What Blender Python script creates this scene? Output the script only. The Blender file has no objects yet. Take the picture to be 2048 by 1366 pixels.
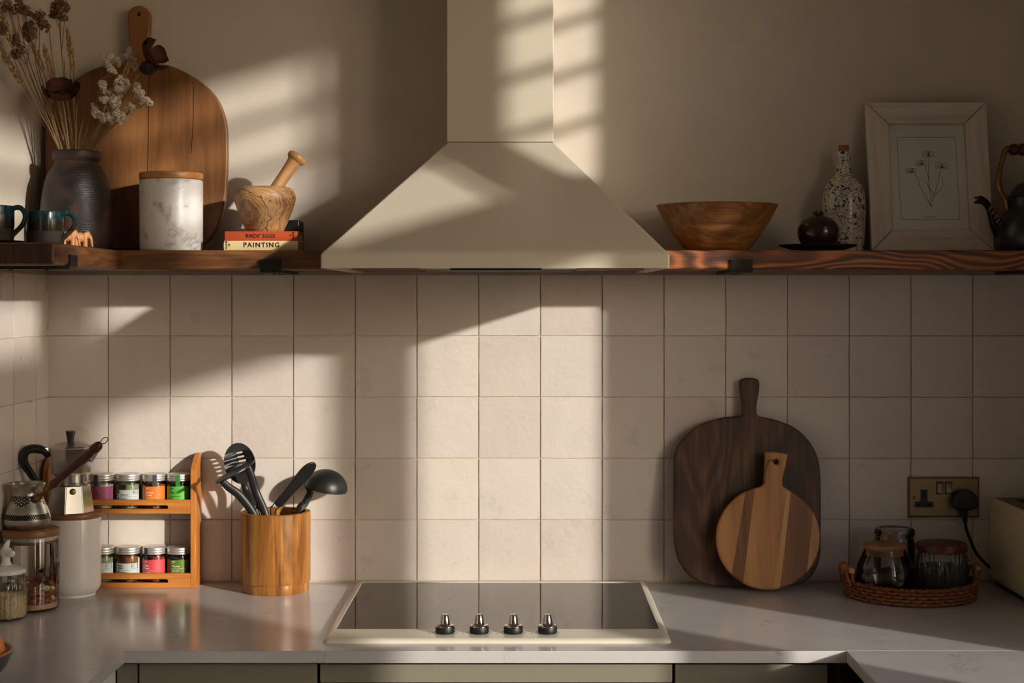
import bpy, bmesh, math, random
from mathutils import Vector, Matrix, Euler
R = random.Random(7)
SC = bpy.context.scene
COL = SC.collection
PI = math.pi

# ------------------------------------------------------------------ camera
D, F = 3.2, 3130.0            # metres from camera to the tiled wall, focal length in pixels of a 2048 px wide frame
VX, VY, CAMZ = 1048.0, 598.0, 1.479
cam = bpy.data.cameras.new('camera')
cam.sensor_width = 36.0
cam.lens = F / 2048 * 36.0
cam.shift_x = (1024 - VX) / 2048
cam.shift_y = -(683 - VY) / 2048
cam.clip_start = 0.05
cam_o = bpy.data.objects.new('camera', cam)
cam_o.location = (0, -D, CAMZ)
cam_o.rotation_euler = (PI / 2, 0, 0)
COL.objects.link(cam_o)
SC.camera = cam_o

def S(Y): return F / (D + Y)
def W(px, py, Y):
    """point at depth Y whose picture position was measured"""
    s = S(Y)
    return Vector(((px - VX) / s, Y, CAMZ - (py - VY) / s))

# ------------------------------------------------------------------ world, sun, window daylight, exposure
SUN_DIR = Vector((-1.06, 1.0, -0.335))
world = bpy.data.worlds.new('sky')
SC.world = world
world.use_nodes = True
bg = world.node_tree.nodes['Background']
sky = world.node_tree.nodes.new('ShaderNodeTexSky')
sky.sky_type = 'NISHITA'
sky.sun_disc = False
sky.sun_elevation = math.atan2(0.335, math.hypot(1.06, 1.0))
sky.sun_rotation = math.atan2(1.06, -1.0)
sky.air_density, sky.dust_density, sky.ozone_density = 1.0, 3.5, 1.0
wb = world.node_tree.nodes.new('ShaderNodeMix')          # white balance
wb.data_type, wb.blend_type = 'RGBA', 'MULTIPLY'
wb.inputs[0].default_value = 1.0
wb.inputs[7].default_value = (0.86, 0.98, 1.38, 1)
world.node_tree.links.new(sky.outputs[0], wb.inputs[6])
world.node_tree.links.new(wb.outputs[2], bg.inputs[0])
bg.inputs[1].default_value = 0.2
sun = bpy.data.lights.new('sun', 'SUN')
sun.energy = 3.9
sun.color = (1.0, 0.935, 0.84)
sun.angle = math.radians(1.4)
sun_o = bpy.data.objects.new('sun', sun)
sun_o.rotation_euler = SUN_DIR.to_track_quat('-Z', 'Y').to_euler()
sun_o.location = (6, -6, 4)
COL.objects.link(sun_o)
LX0 = -0.9751
WX = 1.15                      # inner face of the window wall
WY0, WY1, WZ0, WZ1 = -2.70, -0.943, 0.955, 2.581
WT = 0.36                      # outer wall thickness, deepened so its reveal shades the corner nearest the window
FILL_Y0, FILL_Y1 = -4.15, -3.10       # unseen window added further along the wall to let in fill light
def portal(name, loc, rot, w, h):
    l = bpy.data.lights.new(name, 'AREA')
    l.shape = 'RECTANGLE'; l.size, l.size_y = w, h
    l.cycles.is_portal = True
    o = bpy.data.objects.new(name, l); o.location = loc; o.rotation_euler = rot
    COL.objects.link(o)
portal('window_portal', (WX + WT + 0.02, (WY0 + WY1) / 2, (WZ0 + WZ1) / 2), (0, PI / 2, 0), WZ1 - WZ0, WY1 - WY0)
portal('window_portal', (WX + WT + 0.02, (FILL_Y0 + FILL_Y1) / 2, (WZ0 + WZ1) / 2), (0, PI / 2, 0), WZ1 - WZ0, FILL_Y1 - FILL_Y0)  # sampling portal for the added fill window
SC.view_settings.view_transform = 'Standard'
SC.view_settings.look = 'None'
SC.view_settings.gamma = 1.0
SC.view_settings.use_curve_mapping = False
SC.view_settings.exposure = 0.0

# ------------------------------------------------------------------ mesh helpers
FLAT = [False]                 # set when a shape has big flat faces beside small bevels
def new(): return bmesh.new()

def box(bm, x0, x1, y0, y1, z0, z1, bev=0.0, seg=2):
    t = bmesh.new() if bev else bm
    vs = [t.verts.new(p) for p in ((x0,y0,z0),(x1,y0,z0),(x1,y1,z0),(x0,y1,z0),(x0,y0,z1),(x1,y0,z1),(x1,y1,z1),(x0,y1,z1))]
    for f in ((0,3,2,1),(4,5,6,7),(0,1,5,4),(1,2,6,5),(2,3,7,6),(3,0,4,7)):
        t.faces.new([vs[i] for i in f])
    if bev:
        FLAT[0] = True
        bmesh.ops.bevel(t, geom=t.edges[:], offset=bev, segments=seg, profile=0.5, affect='EDGES', clamp_overlap=True)
        merge(bm, t)
    return bm

def merge(bm, t, mat=None):
    me = bpy.data.meshes.new('t')
    t.to_mesh(me); t.free()
    if mat is not None: me.transform(mat)
    bm.from_mesh(me)
    bpy.data.meshes.remove(me)

def xf(bm, mat):
    bmesh.ops.transform(bm, matrix=mat, verts=bm.verts[:])
    return bm

def lathe(bm, prof, seg=48, c=(0, 0, 0), phase=0.0, mod=None, a0=0.0, a1=2 * PI):
    full = abs(a1 - a0 - 2 * PI) < 1e-6
    n = seg if full else seg + 1
    rings = []
    for r, z in prof:
        if r < 1e-7:
            rings.append([bm.verts.new((c[0], c[1], c[2] + z))])
        else:
            ring = []
            for i in range(n):
                a = phase + a0 + (a1 - a0) * i / seg
                rr = r if mod is None else mod(r, z, a)
                ring.append(bm.verts.new((c[0] + rr * math.cos(a), c[1] + rr * math.sin(a), c[2] + z)))
            rings.append(ring)
    for A, B in zip(rings, rings[1:]):
        m = seg
        for i in range(m):
            j = (i + 1) % n
            try:
                if len(A) == 1 and len(B) > 1: bm.faces.new((A[0], B[j], B[i]))
                elif len(B) == 1 and len(A) > 1: bm.faces.new((A[i], A[j], B[0]))
                elif len(A) > 1: bm.faces.new((A[i], A[j], B[j], B[i]))
            except ValueError: pass
    return bm

def spline(pts, n=8, closed=False):
    pts = [Vector(p) for p in pts]
    out = []
    m = len(pts)
    rng = range(m) if closed else range(m - 1)
    for i in rng:
        g = lambda k: pts[k % m] if closed else pts[max(0, min(m - 1, k))]
        p0, p1, p2, p3 = g(i - 1), g(i), g(i + 1), g(i + 2)
        for k in range(n):
            t = k / n
            out.append(0.5 * ((2 * p1) + (p2 - p0) * t + (2 * p0 - 5 * p1 + 4 * p2 - p3) * t * t + (3 * p1 - p0 - 3 * p2 + p3) * t ** 3))
    if not closed: out.append(pts[-1])
    return out

def tube(bm, pts, rad, seg=10, cap=True, closed=False, flat=1.0, up=None):
    """round (or flattened) bar along pts; rad a number or a list"""
    pts = [Vector(p) for p in pts]
    n = len(pts)
    rr = rad if isinstance(rad, (list, tuple)) else [rad] * n
    if len(rr) != n:
        rr = [rr[min(len(rr) - 1, int(i / (n - 1) * (len(rr) - 1)))] * (1 - (i / (n - 1) * (len(rr) - 1)) % 1) +
              rr[min(len(rr) - 1, int(i / (n - 1) * (len(rr) - 1)) + 1)] * ((i / (n - 1) * (len(rr) - 1)) % 1) for i in range(n)]
    u = None
    rings = []
    for i, p in enumerate(pts):
        a = pts[(i - 1) % n] if closed or i else pts[0]
        b = pts[(i + 1) % n] if closed or i < n - 1 else pts[-1]
        t = (b - a).normalized()
        if u is None:
            u = Vector(up) if up else (Vector((0, 0, 1)) if abs(t.z) < 0.9 else Vector((1, 0, 0)))
        u = (u - t * u.dot(t)).normalized()
        v = t.cross(u)
        rings.append([bm.verts.new(p + (u * math.cos(2 * PI * k / seg) * flat + v * math.sin(2 * PI * k / seg)) * rr[i]) for k in range(seg)])
    rng = range(n) if closed else range(n - 1)
    for i in rng:
        A, B = rings[i], rings[(i + 1) % n]
        for k in range(seg):
            bm.faces.new((A[k], A[(k + 1) % seg], B[(k + 1) % seg], B[k]))
    if cap and not closed:
        bm.faces.new(rings[0][::-1]); bm.faces.new(rings[-1])
    return bm

def ball(bm, c, r, sx=1, sy=1, sz=1, u=12, v=8, rot=None):
    M = Matrix.Translation(c)
    if rot is not None: M = M @ rot.to_matrix().to_4x4()
    M = M @ Matrix.Diagonal((r * sx, r * sy, r * sz, 1))
    bmesh.ops.create_uvsphere(bm, u_segments=u, v_segments=v, radius=1, matrix=M)
    return bm

def ico(bm, c, r, sx=1, sy=1, sz=1, sub=1, rot=None):
    M = Matrix.Translation(c)
    if rot is not None: M = M @ rot.to_matrix().to_4x4()
    bmesh.ops.create_icosphere(bm, subdivisions=sub, radius=1, matrix=M @ Matrix.Diagonal((r * sx, r * sy, r * sz, 1)))
    return bm

def eval_mesh(o):
    COL.objects.link(o)
    dg = bpy.context.evaluated_depsgraph_get()
    dg.update()
    me = bpy.data.meshes.new_from_object(o.evaluated_get(dg))
    d = o.data
    bpy.data.objects.remove(o)
    (bpy.data.curves if isinstance(d, bpy.types.Curve) else bpy.data.meshes).remove(d)
    return me

def slab(outline, thick, bev=0.0, holes=()):
    """flat solid from a 2D outline with holes, in the XZ plane, y from -thick to 0"""
    FLAT[0] = True
    cu = bpy.data.curves.new('c', 'CURVE')
    cu.dimensions = '2D'; cu.fill_mode = 'BOTH'
    cu.extrude = thick / 2 - bev
    cu.bevel_depth = bev; cu.bevel_resolution = 2; cu.offset = -bev
    for loop in [outline] + list(holes):
        sp = cu.splines.new('POLY')
        sp.points.add(len(loop) - 1)
        for p, q in zip(sp.points, loop): p.co = (q[0], q[1], 0, 1)
        sp.use_cyclic_u = True
    me = eval_mesh(bpy.data.objects.new('c', cu))
    me.transform(Matrix.Translation((0, -thick / 2, 0)) @ Matrix.Rotation(PI / 2, 4, 'X'))
    bm = bmesh.new(); bm.from_mesh(me); bpy.data.meshes.remove(me)
    bmesh.ops.remove_doubles(bm, verts=bm.verts[:], dist=1e-6)
    bmesh.ops.recalc_face_normals(bm, faces=bm.faces[:])
    return bm

def text_bm(s, size, depth=0.0002, align='CENTER', spacing=1.0, bold=0.0):
    """lettering standing in the XZ plane, facing -Y, centred on the origin"""
    cu = bpy.data.curves.new('t', 'FONT')
    cu.body = s; cu.size = size; cu.extrude = depth; cu.align_x = align; cu.align_y = 'CENTER'
    cu.space_character = spacing; cu.offset = bold; cu.resolution_u = 3
    me = eval_mesh(bpy.data.objects.new('t', cu))
    me.transform(Matrix.Rotation(PI / 2, 4, 'X'))
    bm = bmesh.new(); bm.from_mesh(me); bpy.data.meshes.remove(me)
    return bm

def wrap(bm, r):
    """bend lettering or a label lying in XZ at y=0 round a vertical cylinder whose front is at y=-r"""
    for v in bm.verts:
        a = v.co.x / r
        rr = r - v.co.y
        v.co.x, v.co.y = rr * math.sin(a), -rr * math.cos(a)
    return bm

def fuse(bm, voxel, smooth=2):
    """one continuous skin over overlapping shapes"""
    me = bpy.data.meshes.new('f'); bm.to_mesh(me); bm.free()
    o = bpy.data.objects.new('f', me)
    m = o.modifiers.new('r', 'REMESH'); m.mode = 'VOXEL'; m.voxel_size = voxel
    s = o.modifiers.new('s', 'SMOOTH'); s.factor = 0.5; s.iterations = smooth
    me2 = eval_mesh(o)
    b = bmesh.new(); b.from_mesh(me2); bpy.data.meshes.remove(me2)
    return b

def mk(name, bm, mat, parent=None, smooth=35, world=False):
    me = bpy.data.meshes.new(name)
    if isinstance(bm, bpy.types.Mesh): me = bm
    else:
        bm.normal_update()
        bm.to_mesh(me); bm.free()
    if world and parent is not None:
        p, off = parent, Vector()
        while p is not None: off += p.location; p = p.parent
        me.transform(Matrix.Translation(-off))
    if smooth and not isinstance(bm, bpy.types.Mesh):
        me.shade_smooth()
        me.set_sharp_from_angle(angle=math.radians(smooth))
    if mat is not None and not me.materials: me.materials.append(mat)
    o = bpy.data.objects.new(name, me)
    COL.objects.link(o)
    if FLAT[0] and smooth:
        wn = o.modifiers.new('weighted_normal', 'WEIGHTED_NORMAL'); wn.keep_sharp = True; wn.weight = 100
    FLAT[0] = False
    if parent is not None: o.parent = parent
    return o

def thing(name, label, cat, loc=(0, 0, 0), rot=(0, 0, 0), group=None):
    o = bpy.data.objects.new(name, None)
    o.empty_display_size = 0.02
    COL.objects.link(o)
    o.location = loc; o.rotation_euler = rot
    tag(o, label, cat, group)
    return o

def tag(o, label, cat, group=None, kind=None):
    o['label'] = label; o['category'] = cat
    if group: o['group'] = group
    if kind: o['kind'] = kind
    return o

def structure(o):
    o['kind'] = 'structure'
    return o

# ------------------------------------------------------------------ material helpers
def lin(c):
    """sRGB 0-255 to linear"""
    f = lambda v: (v / 12.92 if v <= 0.04045 else ((v + 0.055) / 1.055) ** 2.4)
    return tuple(f(x / 255) for x in c) + (1.0,)

class NT:
    def __init__(s, name):
        s.m = bpy.data.materials.new(name)
        s.m.use_nodes = True
        s.t = s.m.node_tree
        s.b = s.t.nodes['Principled BSDF']
        s.out = s.t.nodes['Material Output']
    def n(s, typ, **kw):
        nd = s.t.nodes.new(typ)
        for k, v in kw.items(): setattr(nd, k, v)
        return nd
    def l(s, a, b): s.t.links.new(a, b)
    def coord(s, scale=(1, 1, 1), rot=(0, 0, 0), jitter=0.0):
        tc = s.n('ShaderNodeTexCoord')
        mp = s.n('ShaderNodeMapping')
        mp.inputs['Scale'].default_value = scale
        mp.inputs['Rotation'].default_value = rot
        s.l(tc.outputs['Object'], mp.inputs[0])
        if jitter:
            oi = s.n('ShaderNodeObjectInfo')
            ml = s.n('ShaderNodeMath', operation='MULTIPLY'); ml.inputs[1].default_value = jitter
            s.l(oi.outputs['Random'], ml.inputs[0])
            cx = s.n('ShaderNodeCombineXYZ')
            for i in range(3): s.l(ml.outputs[0], cx.inputs[i])
            s.l(cx.outputs[0], mp.inputs['Location'])
        return mp.outputs[0]
    def noise(s, vec, scale, detail=4, rough=0.55, dist=0.0, out='Fac'):
        nd = s.n('ShaderNodeTexNoise')
        nd.inputs['Scale'].default_value = scale; nd.inputs['Detail'].default_value = detail
        nd.inputs['Roughness'].default_value = rough; nd.inputs['Distortion'].default_value = dist
        s.l(vec, nd.inputs['Vector'])
        return nd.outputs[out]
    def ramp(s, fac, stops, interp='LINEAR'):
        r = s.n('ShaderNodeValToRGB')
        r.color_ramp.interpolation = interp
        els = r.color_ramp.elements
        while len(els) < len(stops): els.new(0.5)
        for e, (p, c) in zip(els, stops):
            e.position = p; e.color = c if len(c) == 4 else lin(c)
        s.l(fac, r.inputs[0])
        return r.outputs[0]
    def mix(s, fac, a, b, mode='MIX'):
        m = s.n('ShaderNodeMix', data_type='RGBA', blend_type=mode)
        for sock, v in ((m.inputs[0], fac), (m.inputs[6], a), (m.inputs[7], b)):
            if hasattr(v, 'node'): s.l(v, sock)
            elif isinstance(v, (int, float)): sock.default_value = v
            else: sock.default_value = v if len(v) == 4 else lin(v)
        return m.outputs[2]
    def math(s, op, a, b=None, c=None):
        m = s.n('ShaderNodeMath', operation=op)
        for i, v in enumerate((a, b, c)):
            if v is None: continue
            if hasattr(v, 'node'): s.l(v, m.inputs[i])
            else: m.inputs[i].default_value = v
        return m.outputs[0]
    def bump(s, h, strength=0.2, dist=0.002):
        b = s.n('ShaderNodeBump')
        b.inputs['Strength'].default_value = strength; b.inputs['Distance'].default_value = dist
        s.l(h, b.inputs['Height']); s.l(b.outputs[0], s.b.inputs['Normal'])
    def set(s, base=None, rough=None, metal=None, **kw):
        if base is not None:
            if hasattr(base, 'node'): s.l(base, s.b.inputs['Base Color'])
            else: s.b.inputs['Base Color'].default_value = base if len(base) == 4 else lin(base)
        if rough is not None:
            if hasattr(rough, 'node'): s.l(rough, s.b.inputs['Roughness'])
            else: s.b.inputs['Roughness'].default_value = rough
        if metal is not None: s.b.inputs['Metallic'].default_value = metal
        for k, v in kw.items(): s.b.inputs[k.replace('_', ' ')].default_value = v
        return s.m

def plain(name, c, rough=0.5, metal=0.0, vary=0.06, nscale=40, bump=0.0, **kw):
    """a painted, moulded or metal surface with slight mottling"""
    t = NT(name)
    v = t.coord(jitter=3.0)
    n = t.noise(v, nscale, 3)
    c = lin(c)
    hi = tuple(min(1, x * (1 + vary)) for x in c[:3]) + (1,)
    lo = tuple(x * (1 - vary) for x in c[:3]) + (1,)
    if bump: t.bump(n, bump, 0.001)
    return t.set(t.ramp(n, [(0.3, lo), (0.7, hi)]), rough, metal, **kw)

def wood(name, dark, mid, light, axis=2, freq=55, rough=0.45, knots=0.6, fine=420, rings=0.0, vary=0.0, ringfreq=14, bump=0.12, coat=0.0, ringamp=75.0, squash=0.07):
    t = NT(name)
    sc = [1, 1, 1]; sc[axis] = squash
    v = t.coord(tuple(sc), jitter=2.3)
    a = t.noise(v, freq, 6, 0.6, knots)
    sc2 = [1, 1, 1]; sc2[axis] = 0.02
    v2 = t.coord(tuple(sc2), jitter=1.1)
    b = t.noise(v2, fine, 3, 0.6)
    f = t.math('ADD', t.math('MULTIPLY', a, 0.75), t.math('MULTIPLY', b, 0.25))
    if rings:
        sc3 = [1, 1, 1]; sc3[axis] = 0.24
        v3 = t.coord(tuple(sc3), jitter=1.7)
        big = t.noise(v3, ringfreq, 2, 0.4, 0.3)
        w = t.math('SINE', t.math('MULTIPLY', big, ringamp))
        f = t.math('ADD', f, t.math('MULTIPLY', w, rings))
    if vary:
        oi = t.n('ShaderNodeObjectInfo')
        f = t.math('ADD', f, t.math('MULTIPLY', t.math('SUBTRACT', oi.outputs['Random'], 0.5), vary))
    col = t.ramp(f, [(0.28, dark), (0.5, mid), (0.72, light)])
    t.bump(b, bump, 0.001)
    if coat: t.b.inputs['Coat Weight'].default_value = coat; t.b.inputs['Coat Roughness'].default_value = 0.2
    return t.set(col, rough)

def thin_glass(name, tint=(0.95, 0.97, 0.96), rough=0.02, edge=0.8, haze=0.0, ior=1.5):
    """a thin pane or jar wall: lets light straight through, reflects more towards grazing"""
    t = NT(name)
    lw = t.n('ShaderNodeLayerWeight'); lw.inputs[0].default_value = 0.35
    fr = t.n('ShaderNodeFresnel'); fr.inputs[0].default_value = ior
    col = t.mix(t.math('POWER', lw.outputs['Facing'], 2.5), tint + (1,), tuple(x * edge for x in tint) + (1,))
    tr = t.n('ShaderNodeBsdfTransparent'); t.l(col, tr.inputs[0])
    gl = t.n('ShaderNodeBsdfGlossy'); gl.inputs['Roughness'].default_value = rough
    mx = t.n('ShaderNodeMixShader')
    t.l(t.math('MULTIPLY', fr.outputs[0], 1.3), mx.inputs[0]); t.l(tr.outputs[0], mx.inputs[1]); t.l(gl.outputs[0], mx.inputs[2])
    last = mx
    if haze:
        df = t.n('ShaderNodeBsdfDiffuse'); df.inputs[0].default_value = (0.8, 0.82, 0.8, 1)
        m2 = t.n('ShaderNodeMixShader'); m2.inputs[0].default_value = haze
        t.l(mx.outputs[0], m2.inputs[1]); t.l(df.outputs[0], m2.inputs[2]); last = m2
    t.l(last.outputs[0], t.out.inputs['Surface'])
    return t.m

# ------------------------------------------------------------------ materials
M = {}
def wall_paint():
    t = NT('wall_paint')
    v = t.coord()
    n = t.noise(v, 6, 4)
    f = t.noise(v, 260, 3)
    t.bump(f, 0.10, 0.0015)
    return t.set(t.ramp(n, [(0.3, (204, 193, 179)), (0.7, (212, 202, 188))]), 0.62)
M['wall'] = wall_paint()
M['ceiling'] = plain('ceiling_paint', (225, 218, 205), 0.8)
M['floor'] = wood('floor_boards', (112, 98, 84), (140, 124, 108), (160, 144, 126), axis=1, freq=18)
def tile_mat():
    t = NT('glazed_tile')
    v = t.coord(jitter=9.0)
    n = t.noise(v, 14, 4, 0.6)
    oi = t.n('ShaderNodeObjectInfo')
    a = t.ramp(n, [(0.25, (214, 206, 200)), (0.55, (218, 210, 204)), (0.8, (221, 214, 207))])
    b = t.ramp(oi.outputs['Random'], [(0.0, (243, 238, 234)), (0.5, (250, 248, 245)), (1.0, (254, 252, 246))])
    pits = t.n('ShaderNodeTexVoronoi'); pits.inputs['Scale'].default_value = 42
    t.l(v, pits.inputs['Vector'])
    col = t.mix(1.0, a, b, 'MULTIPLY')
    h = t.math('ADD', t.noise(v, 22, 3, 0.5), t.math('MULTIPLY', t.noise(v, 120, 2), 0.18))
    t.bump(h, 0.45, 0.004)
    return t.set(col, t.ramp(n, [(0.3, (0.26,) * 3 + (1,)), (0.7, (0.36,) * 3 + (1,))]))
M['tile'] = tile_mat()
M['grout'] = plain('grout', (200, 188, 168), 0.85, nscale=90, vary=0.12)
M['enamel'] = plain('cream_enamel', (208, 199, 180), 0.28, vary=0.015, nscale=3)
M['hob_enamel'] = plain('hob_enamel', (224, 218, 200), 0.25, vary=0.01, nscale=3)
M['cabinet'] = plain('sage_grey_paint', (136, 129, 112), 0.5, vary=0.03, nscale=160, bump=0.08)
M['carcass'] = plain('cabinet_inside', (60, 54, 45), 0.7)
def quartz():
    t = NT('grey_quartz')
    v = t.coord()
    n = t.noise(v, 3.2, 6, 0.62, 1.4)
    vein = t.math('SUBTRACT', 1.0, t.math('MULTIPLY', t.math('ABSOLUTE', t.math('SUBTRACT', n, 0.5)), 60.0))
    vein = t.math('MAXIMUM', vein, 0.0)
    vein = t.math('MULTIPLY', vein, t.math('MAXIMUM', t.math('SUBTRACT', t.math('MULTIPLY', t.noise(v, 9, 3), 4.0), 2.1), 0.0))
    vein = t.math('MINIMUM', vein, 1.0)
    sp = t.noise(v, 700, 2)
    base = t.ramp(t.noise(v, 16, 4), [(0.3, (198, 195, 193)), (0.7, (205, 202, 200))])
    base = t.mix(t.math('MULTIPLY', sp, 0.2), base, (165, 160, 156))
    return t.set(t.mix(t.math('MULTIPLY', vein, 0.55), base, (105, 98, 92)), 0.17)
M['quartz'] = quartz()
M['black_glass'] = plain('black_glass', (14, 13, 13), 0.035, vary=0.0)
M['black_plastic'] = plain('black_plastic', (22, 22, 21), 0.38, nscale=300, bump=0.03)
M['knob_black'] = plain('knob_black', (12, 12, 12), 0.5)
M['nylon'] = plain('black_nylon', (26, 26, 25), 0.42, nscale=240, vary=0.12, bump=0.05)
M['chrome'] = plain('chrome', (210, 208, 204), 0.1, 1.0, vary=0.02)
M['steel'] = plain('brushed_steel', (188, 184, 176), 0.3, 1.0, vary=0.05, nscale=120)
M['aluminium'] = plain('aluminium', (200, 198, 194), 0.2, 1.0, vary=0.06, nscale=60, bump=0.04)
M['lid_metal'] = plain('jar_lid_metal', (214, 211, 206), 0.4, 0.8, vary=0.05, nscale=90)
M['iron'] = plain('blackened_iron', (46, 42, 38), 0.45, 0.6, vary=0.25, nscale=70, bump=0.2)
M['dark_gap'] = plain('shadow_black', (12, 11, 10), 0.8)
M['print_black'] = plain('black_print', (24, 20, 18), 0.6)
M['print_white'] = plain('white_print', (240, 236, 228), 0.6)
M['print_grey'] = plain('grey_print', (96, 90, 84), 0.6)
M['shelf'] = wood('stained_pine', (62, 36, 17), (104, 64, 31), (148, 98, 52), axis=0, freq=44, rough=0.5, rings=0.05, ringfreq=9, bump=0.25)
M['shelf_side'] = wood('stained_pine_side', (66, 38, 18), (110, 68, 33), (148, 98, 54), axis=1, freq=44, rough=0.5, rings=0.07, ringfreq=10, bump=0.25)
M['shelf_fig'] = wood('figured_pine', (62, 30, 14), (112, 62, 30), (176, 106, 56), axis=0, freq=40, rough=0.5, rings=0.17, ringfreq=9, ringamp=150)
M['end_grain'] = wood('end_grain', (30, 16, 8), (56, 30, 15), (92, 54, 28), axis=2, freq=60, rough=0.7, vary=0)
M['board_big'] = wood('mango_board', (86, 54, 28), (128, 84, 46), (154, 106, 62), axis=2, freq=14, rough=0.5, knots=1.2, rings=0.03, ringfreq=5, squash=0.16)
M['board_dark'] = wood('dark_board', (44, 27, 17), (70, 45, 28), (114, 78, 49), axis=2, freq=38, rough=0.5, knots=1.0, rings=0.07, ringfreq=7, fine=300)
M['strip_mid'] = wood('acacia_mid', (136, 90, 48), (178, 126, 72), (202, 152, 96), axis=2, freq=30, rough=0.42)
M['strip_dark'] = wood('acacia_dark', (80, 48, 22), (114, 72, 35), (148, 100, 54), axis=2, freq=30, rough=0.42)
M['strip_pale'] = wood('acacia_pale', (160, 114, 66), (194, 146, 92), (214, 170, 116), axis=2, freq=30, rough=0.42)
M['stave'] = wood('acacia_stave', (94, 54, 20), (160, 104, 44), (206, 152, 80), axis=2, freq=34, rough=0.34, knots=1.1, squash=0.12, vary=0.4, fine=300, coat=0.3)
M['bamboo'] = wood('bamboo', (160, 92, 36), (196, 124, 56), (216, 148, 76), axis=0, freq=70, rough=0.42, fine=500)
M['bamboo_up'] = wood('bamboo_upright', (160, 92, 36), (194, 122, 56), (214, 146, 76), axis=2, freq=70, rough=0.42, fine=500)
M['lid_wood'] = wood('beech_lid', (150, 96, 50), (184, 126, 70), (204, 148, 90), axis=0, freq=40, rough=0.45)
M['lid_dark'] = wood('walnut_lid', (96, 58, 32), (134, 86, 50), (160, 108, 66), axis=0, freq=40, rough=0.4)
M['bamboo_lid'] = wood('bamboo_lid', (116, 76, 42), (150, 104, 62), (170, 124, 78), axis=0, freq=50, rough=0.5)
M['red_lid'] = wood('mahogany_lid', (58, 22, 16), (86, 34, 24), (110, 48, 34), axis=0, freq=36, rough=0.4)
def olive():
    t = NT('olive_wood')
    v = t.coord()
    wob = t.n('ShaderNodeTexNoise'); wob.inputs['Scale'].default_value = 26; wob.inputs['Detail'].default_value = 4; wob.inputs['Roughness'].default_value = 0.55
    t.l(v, wob.inputs['Vector'])
    vv = t.n('ShaderNodeVectorMath', operation='MULTIPLY_ADD')
    t.l(wob.outputs['Color'], vv.inputs[0]); vv.inputs[1].default_value = (0.06, 0.06, 0.05); t.l(v, vv.inputs[2])
    d = t.n('ShaderNodeVectorMath', operation='DISTANCE')
    t.l(vv.outputs[0], d.inputs[0]); d.inputs[1].default_value = (-0.001, -0.028, 0.052)
    s_ = t.math('SINE', t.math('MULTIPLY', d.outputs['Value'], 900.0))
    big = t.noise(v, 24, 4, 0.6)
    f = t.math('ADD', t.math('MULTIPLY', s_, 0.11), big)
    thin = t.math('POWER', t.math('MAXIMUM', t.math('SINE', t.math('MULTIPLY', d.outputs['Value'], 260.0)), 0.0), 22.0)
    col = t.ramp(f, [(0.3, (128, 88, 54)), (0.5, (170, 128, 84)), (0.68, (192, 150, 102))])
    col = t.mix(t.math('MULTIPLY', thin, 0.75), col, (70, 44, 26))
    return t.set(col, 0.48)
M['olive'] = olive()
M['pestle'] = wood('olive_pestle', (136, 92, 52), (186, 138, 88), (206, 160, 108), axis=2, freq=34, rough=0.45, rings=0.03)
M['bowl_wood'] = wood('bowl_wood', (60, 34, 15), (130, 84, 41), (172, 122, 70), axis=0, freq=34, rough=0.42, knots=1.2, rings=0.03)
M['carved'] = wood('carved_wood', (150, 92, 48), (190, 128, 76), (208, 150, 96), axis=2, freq=60, rough=0.5)
M['handle_wood'] = wood('dark_handle_wood', (34, 14, 8), (62, 28, 16), (92, 44, 24), axis=2, freq=60, rough=0.3, coat=0.3)
M['white_ceramic'] = plain('white_ceramic', (228, 225, 219), 0.16, vary=0.01, Specular_IOR_Level=0.35)
M['porcelain'] = plain('porcelain', (224, 222, 216), 0.14, vary=0.01)
def marble():
    t = NT('marbled_ceramic')
    v = t.coord()
    n = t.noise(v, 13, 7, 0.62, 1.1)
    vein = t.math('MAXIMUM', t.math('SUBTRACT', 1.0, t.math('MULTIPLY', t.math('ABSOLUTE', t.math('SUBTRACT', n, 0.5)), 14.0)), 0.0)
    mask = t.math('MINIMUM', t.math('MAXIMUM', t.math('SUBTRACT', t.math('MULTIPLY', t.noise(v, 24, 3, 0.6), 4.5), 2.25), 0.0), 1.0)
    cloud = t.ramp(t.noise(v, 10, 4), [(0.35, (228, 225, 221)), (0.65, (216, 213, 209))])
    return t.set(t.mix(t.math('MULTIPLY', vein, mask), cloud, (120, 108, 99)), 0.34, Specular_IOR_Level=0.35)
M['marble'] = marble()
def clay():
    t = NT('dark_fired_clay')
    v = t.coord()
    n = t.noise(v, 13, 4, 0.6, 0.5)
    col = t.ramp(n, [(0.38, (24, 21, 20)), (0.52, (46, 34, 30)), (0.66, (84, 56, 46))])
    w = t.n('ShaderNodeTexWave', wave_type='BANDS', bands_direction='Z')
    w.inputs['Scale'].default_value = 95; w.inputs['Distortion'].default_value = 3.5; w.inputs['Detail'].default_value = 2
    t.l(v, w.inputs['Vector'])
    h = t.math('ADD', t.math('MULTIPLY', w.outputs['Fac'], 0.22), t.noise(v, 60, 3))
    t.bump(h, 0.5, 0.0016)
    return t.set(col, t.ramp(n, [(0.35, (0.32,) * 3 + (1,)), (0.6, (0.62,) * 3 + (1,))]))
M['clay'] = clay()
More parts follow.
